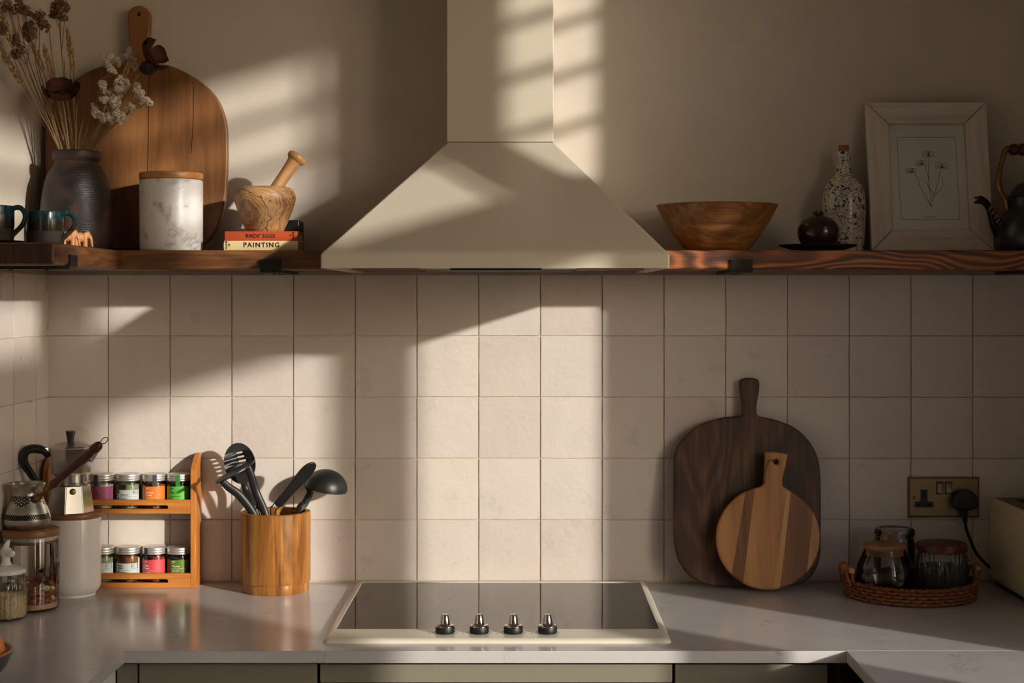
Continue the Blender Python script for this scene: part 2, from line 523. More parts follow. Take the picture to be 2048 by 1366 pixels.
def mug_mat():
    t = NT('teal_drip_glaze')
    v = t.coord()
    sep = t.n('ShaderNodeSeparateXYZ'); t.l(v, sep.inputs[0])
    vs = t.coord((1, 1, 0.35))
    drip = t.noise(vs, 120, 4, 0.7)
    z = t.math('ADD', t.math('MULTIPLY', sep.outputs[2], 17.5), t.math('MULTIPLY', t.math('SUBTRACT', drip, 0.5), 0.9))
    teal = t.ramp(t.noise(vs, 210, 3), [(0.35, (16, 48, 54)), (0.6, (28, 80, 92)), (0.75, (90, 140, 146))])
    glaze = t.ramp(z, [(0.45, (44, 31, 22)), (0.72, (40, 42, 40)), (0.95, (26, 62, 70))])
    c = t.mix(t.ramp(z, [(0.72, (0, 0, 0, 1)), (0.98, (1, 1, 1, 1))]), glaze, teal)
    z0 = t.math('GREATER_THAN', sep.outputs[2], 0.0235)
    c = t.mix(z0, (56, 47, 41), c)
    return t.set(c, t.ramp(z0, [(0, (0.7,) * 3 + (1,)), (1, (0.16,) * 3 + (1,))]))
M['mug'] = mug_mat()
def bottle_mat():
    t = NT('blue_vine_porcelain')
    v = t.coord()
    wob = t.n('ShaderNodeTexNoise'); wob.inputs['Scale'].default_value = 40; wob.inputs['Detail'].default_value = 1
    t.l(v, wob.inputs['Vector'])
    vv = t.n('ShaderNodeVectorMath', operation='MULTIPLY_ADD')
    t.l(wob.outputs['Color'], vv.inputs[0]); vv.inputs[1].default_value = (0.012,) * 3; t.l(v, vv.inputs[2])
    fl = t.n('ShaderNodeTexVoronoi'); fl.inputs['Scale'].default_value = 66; fl.inputs['Randomness'].default_value = 0.75
    t.l(vv.outputs[0], fl.inputs['Vector'])
    petal = t.n('ShaderNodeTexVoronoi'); petal.inputs['Scale'].default_value = 330
    t.l(v, petal.inputs['Vector'])
    dots = t.math('LESS_THAN', t.math('ADD', fl.outputs['Distance'], t.math('MULTIPLY', petal.outputs['Distance'], 0.22)), 0.31)
    n = t.noise(vv.outputs[0], 48, 1, 0.4, 1.8)
    vine = t.math('LESS_THAN', t.math('ABSOLUTE', t.math('SUBTRACT', n, 0.5)), 0.020)
    n2 = t.noise(vv.outputs[0], 64, 1, 0.4, 2.6)
    vine2 = t.math('LESS_THAN', t.math('ABSOLUTE', t.math('SUBTRACT', n2, 0.54)), 0.018)
    f = t.math('MAXIMUM', dots, t.math('MAXIMUM', vine, vine2))
    return t.set(t.mix(f, (206, 196, 178), (24, 30, 58)), 0.2)
M['bottle'] = bottle_mat()
M['cork'] = plain('cork', (150, 92, 52), 0.85, vary=0.25, nscale=190, bump=0.3)
M['pomegranate'] = plain('dark_glazed_pomegranate', (52, 27, 20), 0.16, vary=0.25, nscale=26)
M['dark_plate'] = plain('dark_plate', (32, 24, 20), 0.4, vary=0.15)
M['frame_white'] = wood('limed_frame', (186, 172, 158), (212, 200, 187), (222, 212, 200), axis=2, freq=70, rough=0.6, fine=600, bump=0.3)
M['frame_white_h'] = wood('limed_frame_rail', (186, 172, 158), (212, 200, 187), (222, 212, 200), axis=0, freq=70, rough=0.6, fine=600, bump=0.3)
M['paper'] = plain('paper', (238, 233, 228), 0.8, vary=0.02)
M['ink_brown'] = plain('brown_ink', (136, 112, 84), 0.7)
M['pencil'] = plain('pencil', (74, 76, 82), 0.7)
M['brass'] = plain('old_brass', (128, 98, 56), 0.38, 0.95, vary=0.3, nscale=80, bump=0.2)
M['kettle'] = plain('black_enamel', (34, 36, 38), 0.3, vary=0.3, nscale=40)
M['kettle_grip'] = plain('red_lacquer', (74, 22, 18), 0.3, vary=0.2)
M['toaster'] = plain('toaster_cream', (206, 194, 160), 0.32, vary=0.02)
M['toaster_top'] = plain('toaster_dark_steel', (70, 68, 64), 0.35, 0.9)
M['bronze'] = plain('brushed_bronze', (150, 130, 100), 0.4, 0.9, vary=0.08, nscale=120)
M['bronze_rim'] = plain('bronze_rim', (112, 94, 64), 0.3, 1.0)
M['rattan'] = plain('rattan', (132, 74, 36), 0.5, vary=0.3, nscale=150)
M['rattan_pale'] = plain('peeled_rattan', (186, 140, 88), 0.5, vary=0.12, nscale=90)
M['glass'] = thin_glass('clear_glass')
M['glass_dark'] = thin_glass('smoky_glass', (0.9, 0.93, 0.91), edge=0.6)
M['pane'] = thin_glass('picture_glass', (0.99, 0.99, 0.99), edge=0.95, ior=1.22)
M['glass_rib'] = thin_glass('ribbed_glass', (0.93, 0.95, 0.93), 0.05, edge=0.65, haze=0.025)
M['almond'] = plain('almond_skin', (136, 74, 40), 0.6, vary=0.3, nscale=160, bump=0.3)
M['nut_pale'] = plain('pale_nut', (214, 182, 134), 0.6, vary=0.15, nscale=120)
M['grain'] = plain('grain', (218, 194, 146), 0.6, vary=0.12, nscale=200)
M['oats'] = plain('crumbled_oats', (190, 156, 118), 0.8, vary=0.2, nscale=200)
M['orange'] = plain('orange_peel', (236, 120, 24), 0.4, vary=0.08, nscale=260, bump=0.25)
M['stone_bowl'] = plain('grey_glaze', (70, 70, 74), 0.4, vary=0.1)
M['straw'] = plain('dry_straw', (138, 110, 72), 0.7, vary=0.2)
M['wheat'] = plain('dry_wheat', (176, 138, 84), 0.7, vary=0.25, nscale=120)
M['statice'] = plain('dry_white_petals', (238, 227, 206), 0.8, vary=0.1, nscale=200)
M['tan_bloom'] = plain('dry_tan_florets', (144, 108, 78), 0.8, vary=0.3, nscale=200)
M['rust_petal'] = plain('dry_rust_petal', (108, 62, 42), 0.6, vary=0.4, nscale=60, bump=0.3)
M['seed_head'] = plain('dark_seed_head', (46, 34, 26), 0.9, vary=0.4, nscale=300, bump=0.5)
M['book_orange'] = plain('orange_cloth', (196, 80, 36), 0.7, nscale=400, bump=0.15)
M['book_cream'] = plain('cream_cloth', (226, 204, 150), 0.7, nscale=400, bump=0.15)
M['pages'] = plain('page_edges', (170, 148, 116), 0.85, vary=0.1, nscale=300)
M['silicone'] = plain('seal_ring', (196, 188, 184), 0.4)
def pewter():
    t = NT('engraved_pewter')
    v = t.coord()
    sep = t.n('ShaderNodeSeparateXYZ'); t.l(v, sep.inputs[0])
    ang = t.math('ARCTAN2', sep.outputs[1], sep.outputs[0])
    z = sep.outputs[2]
    def band(z0, z1):
        return t.math('MULTIPLY', t.math('GREATER_THAN', z, z0), t.math('LESS_THAN', z, z1))
    # scallop rows between two engraved lines, a criss-cross row lower down
    cell = 20.0
    au = t.math('MULTIPLY', ang, cell / (2 * PI))
    row = t.math('MULTIPLY', z, 115.0)
    odd = t.math('MULTIPLY', t.math('FLOOR', t.math('MODULO', row, 2.0)), 0.5)
    fx = t.math('SUBTRACT', t.math('FRACT', t.math('ADD', t.math('ADD', au, odd), 60.0)), 0.5)
    fy = t.math('SUBTRACT', t.math('FRACT', row), 0.5)
    rad = t.math('SQRT', t.math('ADD', t.math('MULTIPLY', fx, fx), t.math('MULTIPLY', fy, fy)))
    sc = t.math('LESS_THAN', t.math('ABSOLUTE', t.math('SUBTRACT', rad, 0.34)), 0.11)
    au2 = t.math('MULTIPLY', ang, 32.0 / (2 * PI))
    fx2 = t.math('ABSOLUTE', t.math('SUBTRACT', t.math('FRACT', t.math('ADD', au2, 60.0)), 0.5))
    zig = t.math('ABSOLUTE', t.math('SUBTRACT', fx2, t.math('MULTIPLY', t.math('SUBTRACT', z, 0.0205), 80.0)))
    zig2 = t.math('ABSOLUTE', t.math('SUBTRACT', fx2, t.math('MULTIPLY', t.math('SUBTRACT', 0.0268, z), 80.0)))
    cross = t.math('MAXIMUM', t.math('LESS_THAN', zig, 0.15), t.math('LESS_THAN', zig2, 0.15))
    swag = t.math('ABSOLUTE', t.math('SINE', t.math('MULTIPLY', ang, 2.0)))
    low = t.math('ADD', 0.040, t.math('MULTIPLY', swag, 0.012))
    top = t.math('MULTIPLY', t.math('MULTIPLY', t.math('GREATER_THAN', z, low), t.math('LESS_THAN', z, 0.060)), sc)
    f = t.math('MAXIMUM', top, t.math('MULTIPLY', cross, band(0.0200, 0.0272)))
    for a, b in ((0.0188, 0.0200), (0.0272, 0.0284), (0.0604, 0.0616)):
        f = t.math('MAXIMUM', f, band(a, b))
    n = t.noise(v, 60, 4)
    base = t.ramp(n, [(0.3, (150, 144, 130)), (0.7, (192, 186, 172))])
    t.bump(t.math('MULTIPLY', f, -1.0), 0.4, 0.0008)
    return t.set(t.mix(f, base, (18, 15, 11)), 0.3, 0.9)
M['pewter'] = pewter()
def flat(name, c, rough=0.45): return plain(name, c, rough, vary=0.02, nscale=60)
LABEL = {k: flat('label_' + k, c) for k, c in dict(pink=(164, 84, 122), white=(196, 206, 204), orange=(228, 122, 34), green=(92, 186, 70),
         red=(216, 74, 84), olive=(92, 118, 30), darkgreen=(84, 108, 34), yellow=(196, 190, 40), slate=(58, 62, 72), leaf=(54, 126, 54)).items()}

# ------------------------------------------------------------------ the room
LX = -0.9751                   # left wall
TILE_TOP = 1.529
ZC = 0.90                      # worktop
SY = -0.225                    # front of the shelf along the tiled wall
SZ0, SZ1 = 1.535, 1.572        # shelf underside and top
b = new(); box(b, LX - 0.15, WX + WT, 0.004, 0.16, 0, 2.78)
wall_back = structure(mk('wall_back', b, M['wall'], smooth=0))
b = new(); box(b, LX - 0.15, LX - 0.004, -4.3, 0.004, 0, 2.78)
wall_left = structure(mk('wall_left', b, M['wall'], smooth=0))
b = new()
for y0, y1, z0, z1 in ((-4.3, FILL_Y0, 0, 2.78), (FILL_Y1, WY0, 0, 2.78), (WY1, 0.004, 0, 2.78), (FILL_Y0, FILL_Y1, 0, WZ0), (FILL_Y0, FILL_Y1, WZ1, 2.78), (WY0, WY1, 0, WZ0), (WY0, WY1, WZ1, 2.78)):
    box(b, WX, WX + WT, y0, y1, z0, z1)
wall_right = structure(mk('wall_right', b, M['wall'], smooth=0))
b = new()
box(b, LX - 0.15, WX + WT, -4.45, -4.3, 0, 2.78)
structure(mk('wall_front', b, M['wall'], smooth=0))
b = new(); box(b, LX - 0.15, WX + WT, -4.45, 0.16, 2.78, 2.9)
structure(mk('ceiling', b, M['ceiling'], smooth=0))
b = new(); box(b, LX - 0.15, WX + WT, -4.45, 0.16, -0.1, 0)
structure(mk('floor', b, M['floor'], smooth=0))
# window: frame, mullion, transom, glazing bars
win = structure(thing('window_1', 'white painted window with a thick transom and thin glazing bars', 'window', (WX, 0, 0)))
del win['category']
M['window_paint'] = plain('window_paint', (228, 222, 210), 0.4)
def bar(name, y0, y1, z0, z1, d=0.06):
    b = new(); box(b, WX + 0.04, WX + 0.04 + d, y0, y1, z0, z1, 0.003)
    mk(name, b, M['window_paint'], win, world=True)
bar('mullion', -1.507, -1.378, WZ0, WZ1, 0.05)
bar('mullion', -2.12, -1.985, WZ0, WZ1, 0.05)
bar('transom', WY0, -1.507, 1.90, 2.055, 0.05)
bar('transom', -1.378, WY1, 1.90, 2.055, 0.05)
for z in (2.395, 2.29, 2.18):
    bar('glazing_bar', -1.378, WY1, z - 0.009, z + 0.009, 0.022)
    bar('glazing_bar', WY0, -1.507, z - 0.009, z + 0.009, 0.022)
bar('glazing_bar', -1.55, -1.538, 2.055, WZ1, 0.022)
bar('window_sill', WY0, WY1, WZ0 - 0.03, WZ0, 0.11)

bar('mullion', (FILL_Y0 + FILL_Y1) / 2 - .04, (FILL_Y0 + FILL_Y1) / 2 + .04, WZ0, WZ1, 0.05)  # bars of the unseen window added for fill light
bar('transom', FILL_Y0, FILL_Y1, 1.90, 2.02, 0.05)
# wall tiles, each a piece of the wall it is laid on
PX, PZ = 0.1261, 0.1252
def tile_mesh(w, h, seed):
    r = random.Random(seed)
    me = bpy.data.meshes.new('tile')
    nx = nz = 4
    vs, fs = [], []
    tilt = (r.uniform(-.006, .006), r.uniform(-.006, .006))
    for j in range(nz + 1):
        for i in range(nx + 1):
            u, v = i / nx - .5, j / nz - .5
            x = u * w * (1 + 0.006 * r.uniform(-1, 1)); z = v * h * (1 + 0.006 * r.uniform(-1, 1))
            edge = i in (0, nx) or j in (0, nz)
            y = -0.0045 + tilt[0] * x + tilt[1] * z + r.uniform(-.0005, .0005) + (0.0011 if edge else 0)
            vs.append((x, y, z))
    for j in range(nz):
        for i in range(nx):
            a = j * (nx + 1) + i
            fs.append((a, a + 1, a + nx + 2, a + nx + 1))
    ring = [i for i in range(nx)] + [(j * (nx + 1)) + nx for j in range(nz)] + [nz * (nx + 1) + i for i in range(nx, 0, -1)] + [j * (nx + 1) for j in range(nz, 0, -1)]
    base = len(vs)
    for k in ring: vs.append((vs[k][0], 0.004, vs[k][2]))
    for k in range(len(ring)):
        k2 = (k + 1) % len(ring)
        fs.append((ring[k], base + k, base + k2, ring[k2]))
    me.from_pydata(vs, [], fs)
    me.shade_smooth(); me.set_sharp_from_angle(angle=math.radians(50))
    me.materials.append(M['tile'])
    return me
TW = 0.1237
tiles = [tile_mesh(TW, TW - 0.001, 100 + k) for k in range(10)]
rows = [TILE_TOP - PZ * (k + 0.5) for k in range(5)]
for k, z in enumerate(rows):
    for c in range(17):
        o = mk('tile', tiles[R.randrange(10)], None, wall_back)
        o.location = (LX + PX * (c + 0.5), 0, z)
        if R.random() < 0.5: o.rotation_euler = (0, PI, 0)
narrow = tile_mesh(0.079, TW - 0.001, 55)
wide = tile_mesh(0.138, TW - 0.001, 56)
for z in rows:
    y = 0.0
    for c in range(8):
        me, w = (narrow, 0.081) if c == 0 else (wide, 0.140) if c == 1 else (tiles[R.randrange(10)], PX)
        o = mk('tile', me, None, wall_left)
        o.location = (LX, y - w / 2, z); o.rotation_euler = (0, 0, PI / 2)
        y -= w
b = new(); box(b, LX, WX, -0.0004, 0.0045, ZC - 0.02, TILE_TOP + 0.002)
mk('grout', b, M['grout'], wall_back, smooth=0)
b = new(); box(b, LX - 0.0045, LX + 0.0004, -1.1, 0.0, ZC - 0.02, TILE_TOP + 0.002)
mk('grout', b, M['grout'], wall_left, smooth=0)

# ------------------------------------------------------------------ worktop and cabinets
LEG0, LEG1, WFY = -0.659, 0.531, -0.624
wt = thing('worktop', 'pale grey quartz worktop running round three sides of the kitchen', 'worktop', (0, 0, ZC - 0.02))
def prism_xy(pts, z0, z1, bev=0.002):
    b = new()
    lo = [b.verts.new((x, y, z0)) for x, y in pts]; hi = [b.verts.new((x, y, z1)) for x, y in pts]
    n = len(pts)
    b.faces.new(lo[::-1]); b.faces.new(hi)
    for i in range(n): b.faces.new((lo[i], lo[(i + 1) % n], hi[(i + 1) % n], hi[i]))
    FLAT[0] = True
    if bev: bmesh.ops.bevel(b, geom=b.edges[:], offset=bev, segments=2, profile=0.5, affect='EDGES', clamp_overlap=True)
    bmesh.ops.recalc_face_normals(b, faces=b.faces[:])
    return b
LW = LX - 0.001
mk('slab', prism_xy([(LW, -0.0005), (LW, -2.3), (LEG0, -2.3), (LEG0, WFY), (LEG1, WFY), (WX, WFY), (WX, -0.0005)], ZC - 0.02, ZC, 0.0012), M['quartz'], wt, world=True)
mk('slab', prism_xy([(LEG1, WFY - 0.0004), (LEG1, -2.8), (WX, -2.8), (WX, WFY - 0.0004)], ZC - 0.02, ZC, 0.0008), M['quartz'], wt, world=True)

def cabinet(label, x0, x1, fronts, y0=-0.585, y1=-0.02, group='painted base cabinets'):
    t = thing('base_cabinet', label, 'cabinet', ((x0 + x1) / 2, y0, 0), group=group)
    b = new(); box(b, x0, x1, y0, y1, 0.1, ZC - 0.021); mk('carcass', b, M['carcass'], t, smooth=0, world=True)
    b = new(); box(b, x0, x1, y0 + 0.05, y1, 0.0, 0.1); mk('plinth', b, M['cabinet'], t, smooth=0, world=True)
    for nm, a, c, z0, z1 in fronts:
        b = new(); box(b, a, c, y0 - 0.02, y0, z0, z1, 0.0018); mk(nm, b, M['cabinet'], t, world=True)
cabinet('sage grey base cabinet beside the hob cupboard, below the jars and spice rack', LEG0, -0.342, [('filler', -0.6755, -0.6415, .1, .874), ('door', -0.6385, -0.3435, .1, .874)])
cabinet('wide sage grey base cabinet with a shallow drawer directly under the hob', -0.341, 0.2475, [('drawer', -0.3385, 0.246, .8425, .873), ('drawer', -0.3385, 0.246, .48, .8385), ('drawer', -0.3385, 0.246, .1, .476)])
cabinet('sage grey base cabinet below the two leaning chopping boards', 0.2485, 0.529, [('door', 0.2505, 0.5035, .1, .873)])
t = thing('base_cabinet', 'shallow base cabinet under the narrow worktop leg along the window-lit wall', 'cabinet', (LX, -1.4, 0), group='painted base cabinets')
b = new(); box(b, LX, LEG0 - 0.03, -2.28, -0.586, 0, ZC - 0.021); mk('carcass', b, M['window_paint'], t, smooth=0, world=True)
for i in range(3):
    b = new(); box(b, LEG0 - 0.03, LEG0 - 0.0175, -2.27 + i * .556, -2.27 + i * .556 + .552, .1, .874, 0.0018); mk('door', b, M['window_paint'], t, world=True)
t = thing('base_cabinet', 'deep base cabinet under the worktop leg beneath the window', 'cabinet', (WX, -1.4, 0), group='painted base cabinets')
b = new(); box(b, LEG1 + 0.05, WX - 0.004, -2.78, -0.6, 0, ZC - 0.021); mk('carcass', b, M['carcass'], t, smooth=0, world=True)
for i in range(3):
    b = new(); box(b, LEG1 + 0.03, LEG1 + 0.05, -2.47 + i * .62, -2.47 + i * .62 + .615, .1, .874, 0.0018); mk('door', b, M['cabinet'], t, world=True)

t = thing('sun_block_cupboard', 'added unseen cupboard on the worktop blocking sun at the far end of the window', 'cupboard', (1.0, -2.25, ZC))  # unseen, added to keep direct sun off the lower corner of the tiles
b = new(); box(b, 0.98, WX - 0.004, -2.66, -2.06, ZC, 1.98); mk('carcass', b, M['cabinet'], t, smooth=0, world=True)
for y0 in (-2.657, -2.358):
    b = new(); box(b, 0.96, 0.98, y0, y0 + .295, ZC + .004, 1.976, 0.002); mk('door', b, M['cabinet'], t, world=True)

# ------------------------------------------------------------------ shelves with iron brackets
def bracket(t, axis, c, front, back, w=0.039):
    """flat strap under the board with a turned-up lip; axis 'y' runs front to back, 'x' side to side"""
    zb = SZ0
    b = new()
    th, h = 0.006, 0.025
    f = front
    prof = [(back, zb), (back, zb - th), (f - .012, zb - th), (f - th, zb - th + .004), (f - th - .0005, zb), (f - th, zb + h - th), (f - .0005, zb + h - th), (f - .0002, zb)] if axis == 'y' else \
           [(back, zb), (back, zb - th), (f + .002, zb - th), (f + th - .001, zb - th + .004), (f + th, zb), (f + th, zb + h - th), (f + .0005, zb + h - th), (f + .0002, zb)]
    if axis == 'y': prof = [(back, zb), (back, zb - th), (f - .002, zb - th), (f - th + .001, zb - th + .004), (f - th, zb), (f - th, zb + h - th), (f - .0005, zb + h - th), (f - .0002, zb)]
    rows_ = []
    for s in (c - w / 2, c + w / 2):
        rows_.append([b.verts.new((s, p, z) if axis == 'y' else (p, s, z)) for p, z in prof])
    n = len(prof)
    b.faces.new(rows_[0]); b.faces.new(rows_[1][::-1])
    for i in range(n): b.faces.new((rows_[0][i], rows_[1][i], rows_[1][(i + 1) % n], rows_[0][(i + 1) % n]))
    bmesh.ops.recalc_face_normals(b, faces=b.faces[:])
    br = mk('bracket', b, M['iron'], t, world=True, smooth=30)
    for q in (0.2, 0.5):
        p = front + (back - front) * q
        bb = new(); ball(bb, (c, p, zb - th) if axis == 'y' else (p, c, zb - th), 0.004, 1, 1, 0.5, 10, 6)
        mk('screw', bb, M['dark_gap'], br, world=True)
t = thing('wall_shelf', 'brown stained shelf carrying the tall vase, marbled canister and small books', 'shelf', (-0.66, 0, SZ0))
b = new(); box(b, LX - 0.002, -0.20, SY, 0.003, SZ0, SZ1, 0.004, 3); mk('board', b, M['shelf'], t, world=True)
bracket(t, 'y', -0.482, SY, 0.0)
t = thing('wall_shelf', 'short thick shelf end carrying the teal mugs and carved elephants', 'shelf', (LX, -0.43, SZ0))
b = new(); box(b, LX - 0.002, -0.770, -0.632, SY - 0.002, SZ0, SZ1, 0.007, 3); mk('board', b, M['shelf_side'], t, world=True)
b = new(); box(b, LX - 0.001, -0.775, -0.6335, -0.631, SZ0 + .003, SZ1 - .003, 0.001, 1); mk('end_grain', b, M['end_grain'], t, world=True)
bracket(t, 'x', -0.535, -0.772, LX, 0.042)
t = thing('wall_shelf', 'brown shelf with swirling orange grain holding the wooden bowl and picture frame', 'shelf', (0.7, 0, SZ0))
b = new(); box(b, 0.10, WX, SY, 0.003, SZ0, SZ1, 0.004, 3); mk('board', b, M['shelf_fig'], t, world=True)
bracket(t, 'y', 0.4135, SY, 0.0, 0.041); bracket(t, 'y', 0.985, SY, 0.0, 0.041)

# ------------------------------------------------------------------ extractor hood
HX = -0.0494
hood = thing('extractor_hood', 'cream enamel pyramid extractor hood with a square chimney above the hob', 'extractor hood', (HX, 0, 1.532))
CX0, CX1, CY, CZ = -0.1486, 0.0569, -0.18, 1.781
def canopy():
    b = new()
    def ring(x0, x1, y, z): return [b.verts.new(p) for p in ((x0, -.0005, z), (x0, y, z), (x1, y, z), (x1, -.0005, z))]
    x0, x1, y = HX - .2998, HX + .2998, -0.515
    # straight rim, then a rounded turn into the slope
    rim0, rim1 = 1.532, 1.5535
    pts = [(0, rim0)]
    a = math.atan2(CZ - 1.562, (-CY) and (0.515 + CY))
    prof = [(0.0, rim0), (0.0, rim1), (0.0012, rim1 + .0035), (0.0045, rim1 + .0075), (0.0095, rim1 + .0118), (1, CZ)]
    rings = []
    for k, (q, z) in enumerate(prof):
        if q == 1: rings.append(ring(CX0, CX1, CY, CZ))
        else: rings.append(ring(x0 + q, x1 - q, y + q * 1.0, z))
    for A, B in zip(rings, rings[1:]):
        for i in range(3): b.faces.new((A[i], A[i + 1], B[i + 1], B[i]))
    b.faces.new(rings[-1])
    # folded lip under the rim
    inner = ring(x0 + .022, x1 - .022, y + .022, rim0); inner2 = ring(x0 + .022, x1 - .022, y + .022, rim0 + .012)
    A = rings[0]
    for i in range(3): b.faces.new((A[i + 1], A[i], inner[i], inner[i + 1]))
    for i in range(3): b.faces.new((inner[i + 1], inner[i], inner2[i], inner2[i + 1]))
    ed = [e for e in b.edges if abs(e.verts[0].co.x - e.verts[1].co.x) < .4 and e.verts[0].co.y < -.1 and e.verts[1].co.y < -.1 and
          abs(e.verts[0].co.z - e.verts[1].co.z) > 1e-4 and e.verts[0].co.z > rim0 - 1e-6 and (min(e.verts[0].co.x, e.verts[1].co.x) < x0 + .02 or max(e.verts[0].co.x, e.verts[1].co.x) > x1 - .02)]
    bmesh.ops.recalc_face_normals(b, faces=b.faces[:])
    FLAT[0] = True
    bmesh.ops.bevel(b, geom=ed, offset=.004, segments=3, profile=.5, affect='EDGES', clamp_overlap=True)
    return b
mk('canopy', canopy(), M['enamel'], hood, world=True, smooth=30)
b = new(); box(b, CX0, CX1, CY, -.0005, CZ + .0012, 2.775, 0.0015); mk('chimney', b, M['enamel'], hood, world=True)
b = new(); box(b, CX0 + .002, CX1 - .002, CY + .002, -.001, CZ - .002, CZ + .0015); mk('seam', b, M['dark_gap'], hood, smooth=0, world=True)
for s in (-1, 1):
    b = new(); box(b, HX + s * .144 - .128, HX + s * .144 + .128, -.485, -.03, 1.5375, 1.5435)
    mk('filter_panel', b, M['steel'], hood, smooth=0, world=True)
    b = new(); box(b, HX + s * .20 - .035, HX + s * .20 + .035, -.492, -.462, 1.534, 1.5375, .002)
    mk('lamp', b, M['chrome'], hood, world=True)
b = new(); box(b, HX - .078, HX + .080, -.512, -.490, 1.5275, 1.5335, .001); mk('control_strip', b, M['black_plastic'], hood, world=True)

# ------------------------------------------------------------------ hob
hob = thing('hob', 'black glass electric hob with a cream enamel frame set in the worktop', 'hob', (-0.0456, -0.3, ZC))
def hob_frame():
    b = new()
    x0, x1, y0, y1, z = -0.3398, 0.2486, -0.5705, -0.02, ZC
    rings = []
    def ring(e, z, r, n=5):
        out = []
        for cx, cy, a in ((x0 + e + r, y0 + e + r, PI), (x1 - e - r, y0 + e + r, 1.5 * PI), (x1 - e - r, y1 - e - r, 0), (x0 + e + r, y1 - e - r, .5 * PI)):
            for k in range(n):
                t = a + k / (n - 1) * PI / 2
                out.append(b.verts.new((cx + r * math.cos(t), cy + r * math.sin(t), z)))
        return out
    rings = [ring(0, z, .012), ring(.0012, z + .003, .012), ring(.005, z + .0062, .010), ring(.011, z + .008, .008)]
    n = len(rings[0])
    for A, B in zip(rings, rings[1:]):
        for i in range(n): b.faces.new((A[i], A[(i + 1) % n], B[(i + 1) % n], B[i]))
    gx0, gx1, gy0, gy1 = -0.326, 0.234, -0.492, -0.044
    FLAT[0] = True
    def ring_in(z):
        out = []
        for cx, cy, a in ((gx0, gy0, PI), (gx1, gy0, 1.5 * PI), (gx1, gy1, 0), (gx0, gy1, .5 * PI)):
            sx = 1 if cx == gx0 else -1; sy = 1 if cy == gy0 else -1
            for k in range(5):
                t = a + k / 4 * PI / 2
                out.append(b.verts.new((cx + sx * .004 + .004 * math.cos(t), cy + sy * .004 + .004 * math.sin(t), z)))
        return out
    I = ring_in(z + .008); J = ring_in(z + .0045)
    for A, B in ((rings[-1], I), (I, J)):
        for i in range(n): b.faces.new((A[i], A[(i + 1) % n], B[(i + 1) % n], B[i]))
    bmesh.ops.recalc_face_normals(b, faces=b.faces[:])
    return b
mk('frame', hob_frame(), M['hob_enamel'], hob, world=True)
b = new(); box(b, -0.327, 0.235, -0.493, -0.043, ZC + .002, ZC + .0068); mk('glass_top', b, M['black_glass'], hob, smooth=0, world=True)
for x in (-0.135, -0.0766, -0.0184, 0.0402):
    zt, y = ZC + .008, -0.5225
    b = new(); lathe(b, [(0, 0), (.0158, 0), (.0164, .001), (.0164, .0102), (.0158, .0112), (.0, .0112)], 32, (x, y, zt))
    k = mk('knob', b, M['knob_black'], hob, world=True)
    b = new(); lathe(b, [(0, .0110), (.0157, .0110), (.0157, .0122), (.0146, .0136), (.0105, .0146), (.0088, .0165), (.0076, .024), (.0064, .0295), (.005, .0318), (.0, .0325)], 32, (x, y, zt))
    mk('knob_cap', b, M['chrome'], k, world=True)
    b = new(); lathe(b, [(.0196, .0), (.0196, .0002), (.0203, .0002), (.0203, .0)], 40, (x, y, zt)); mk('dial_ring', b, M['print_grey'], hob, world=True)
    b = new(); lathe(b, [(0, .0002), (.0014, .0002), (.0014, 0)], 10, (x - .027, y - .008, zt)); mk('dial_mark', b, M['print_grey'], hob, world=True)

# ------------------------------------------------------------------ leaning boards
def leaning(name, label, cat, mat, pts, ybot, ytop, Yb, Yt, thick, zbase, cx, hole=None, group=None, closed_spline=True, bev=0.004):
    """board whose outline was measured at points between its foot (depth Yb) and its head (depth Yt)"""
    def loc(px, py):
        q = (ybot - py) / (ybot - ytop)
        Y = Yb + (Yt - Yb) * q
        p = W(px, py, Y)
        return p.x, (p.z - zbase) / c
    H = (CAMZ - (ytop - VY) / S(Yt)) - zbase
    lean = math.atan2(Yt - Yb, H); c = math.cos(lean)
    x0 = W(cx, ybot, Yb).x
    out = [(x - x0, max(z, 0.0)) for x, z in (loc(*p) for p in pts)]
    holes = []
    if hole:
        hx, hz = loc(hole[0], hole[1]); rr = hole[2] / S(Yt)
        holes.append([(hx - x0 + rr * math.cos(k * PI / 10), hz + rr * math.sin(k * PI / 10)) for k in range(20)])
    # measured points lie on the board's front; the foot rests on its back lower edge
    t = thing(name, label, cat, (x0, Yb + thick * c, zbase), (-lean, 0, 0), group)
    bm = slab(out, thick, bev, holes)
    return t, bm, out, holes, loc, x0

sp = lambda pts, n=6: [(p.x, p.y) for p in spline([(a, b, 0) for a, b in pts], n)]
big = sp([(284, 142), (300, 131), (330, 130), (362, 141), (395, 160), (424, 184), (443, 214), (453, 252), (455, 300), (454, 350), (450, 400), (441, 440), (424, 474), (400, 493), (370, 499)]) + \
      sp([(172, 499), (142, 493), (120, 474), (103, 440), (94, 400), (90, 350), (89, 300), (91, 252), (101, 214), (120, 184), (149, 160), (182, 141), (214, 131), (244, 131), (258, 125)]) + \
      sp([(259, 104), (257, 70), (255, 40), (257, 25), (264, 16), (277, 12), (290, 16), (298, 25), (300, 40), (298, 70), (296, 100), (294, 122)])
t, bm, *_ = leaning('chopping_board', 'large round-shouldered brown chopping board leaning on the shelf behind the flower vase', 'chopping board',
                    None, big[6:], 499, 12, -0.056, -0.021, 0.018, SZ1, 272, (277, 29, 3.0))
mk('board', bm, M['board_big'], t)
for x, z0, z1 in ((0.018, .06, .365), (0.108, .20, .345)):
    b = new(); tube(b, spline([(x, -.0181, z0), (x + .003, -.0182, (z0 + z1) / 2), (x + .002, -.0181, z1)], 8), 0.0006, 5)
    mk('crack', b, M['dark_gap'], t)

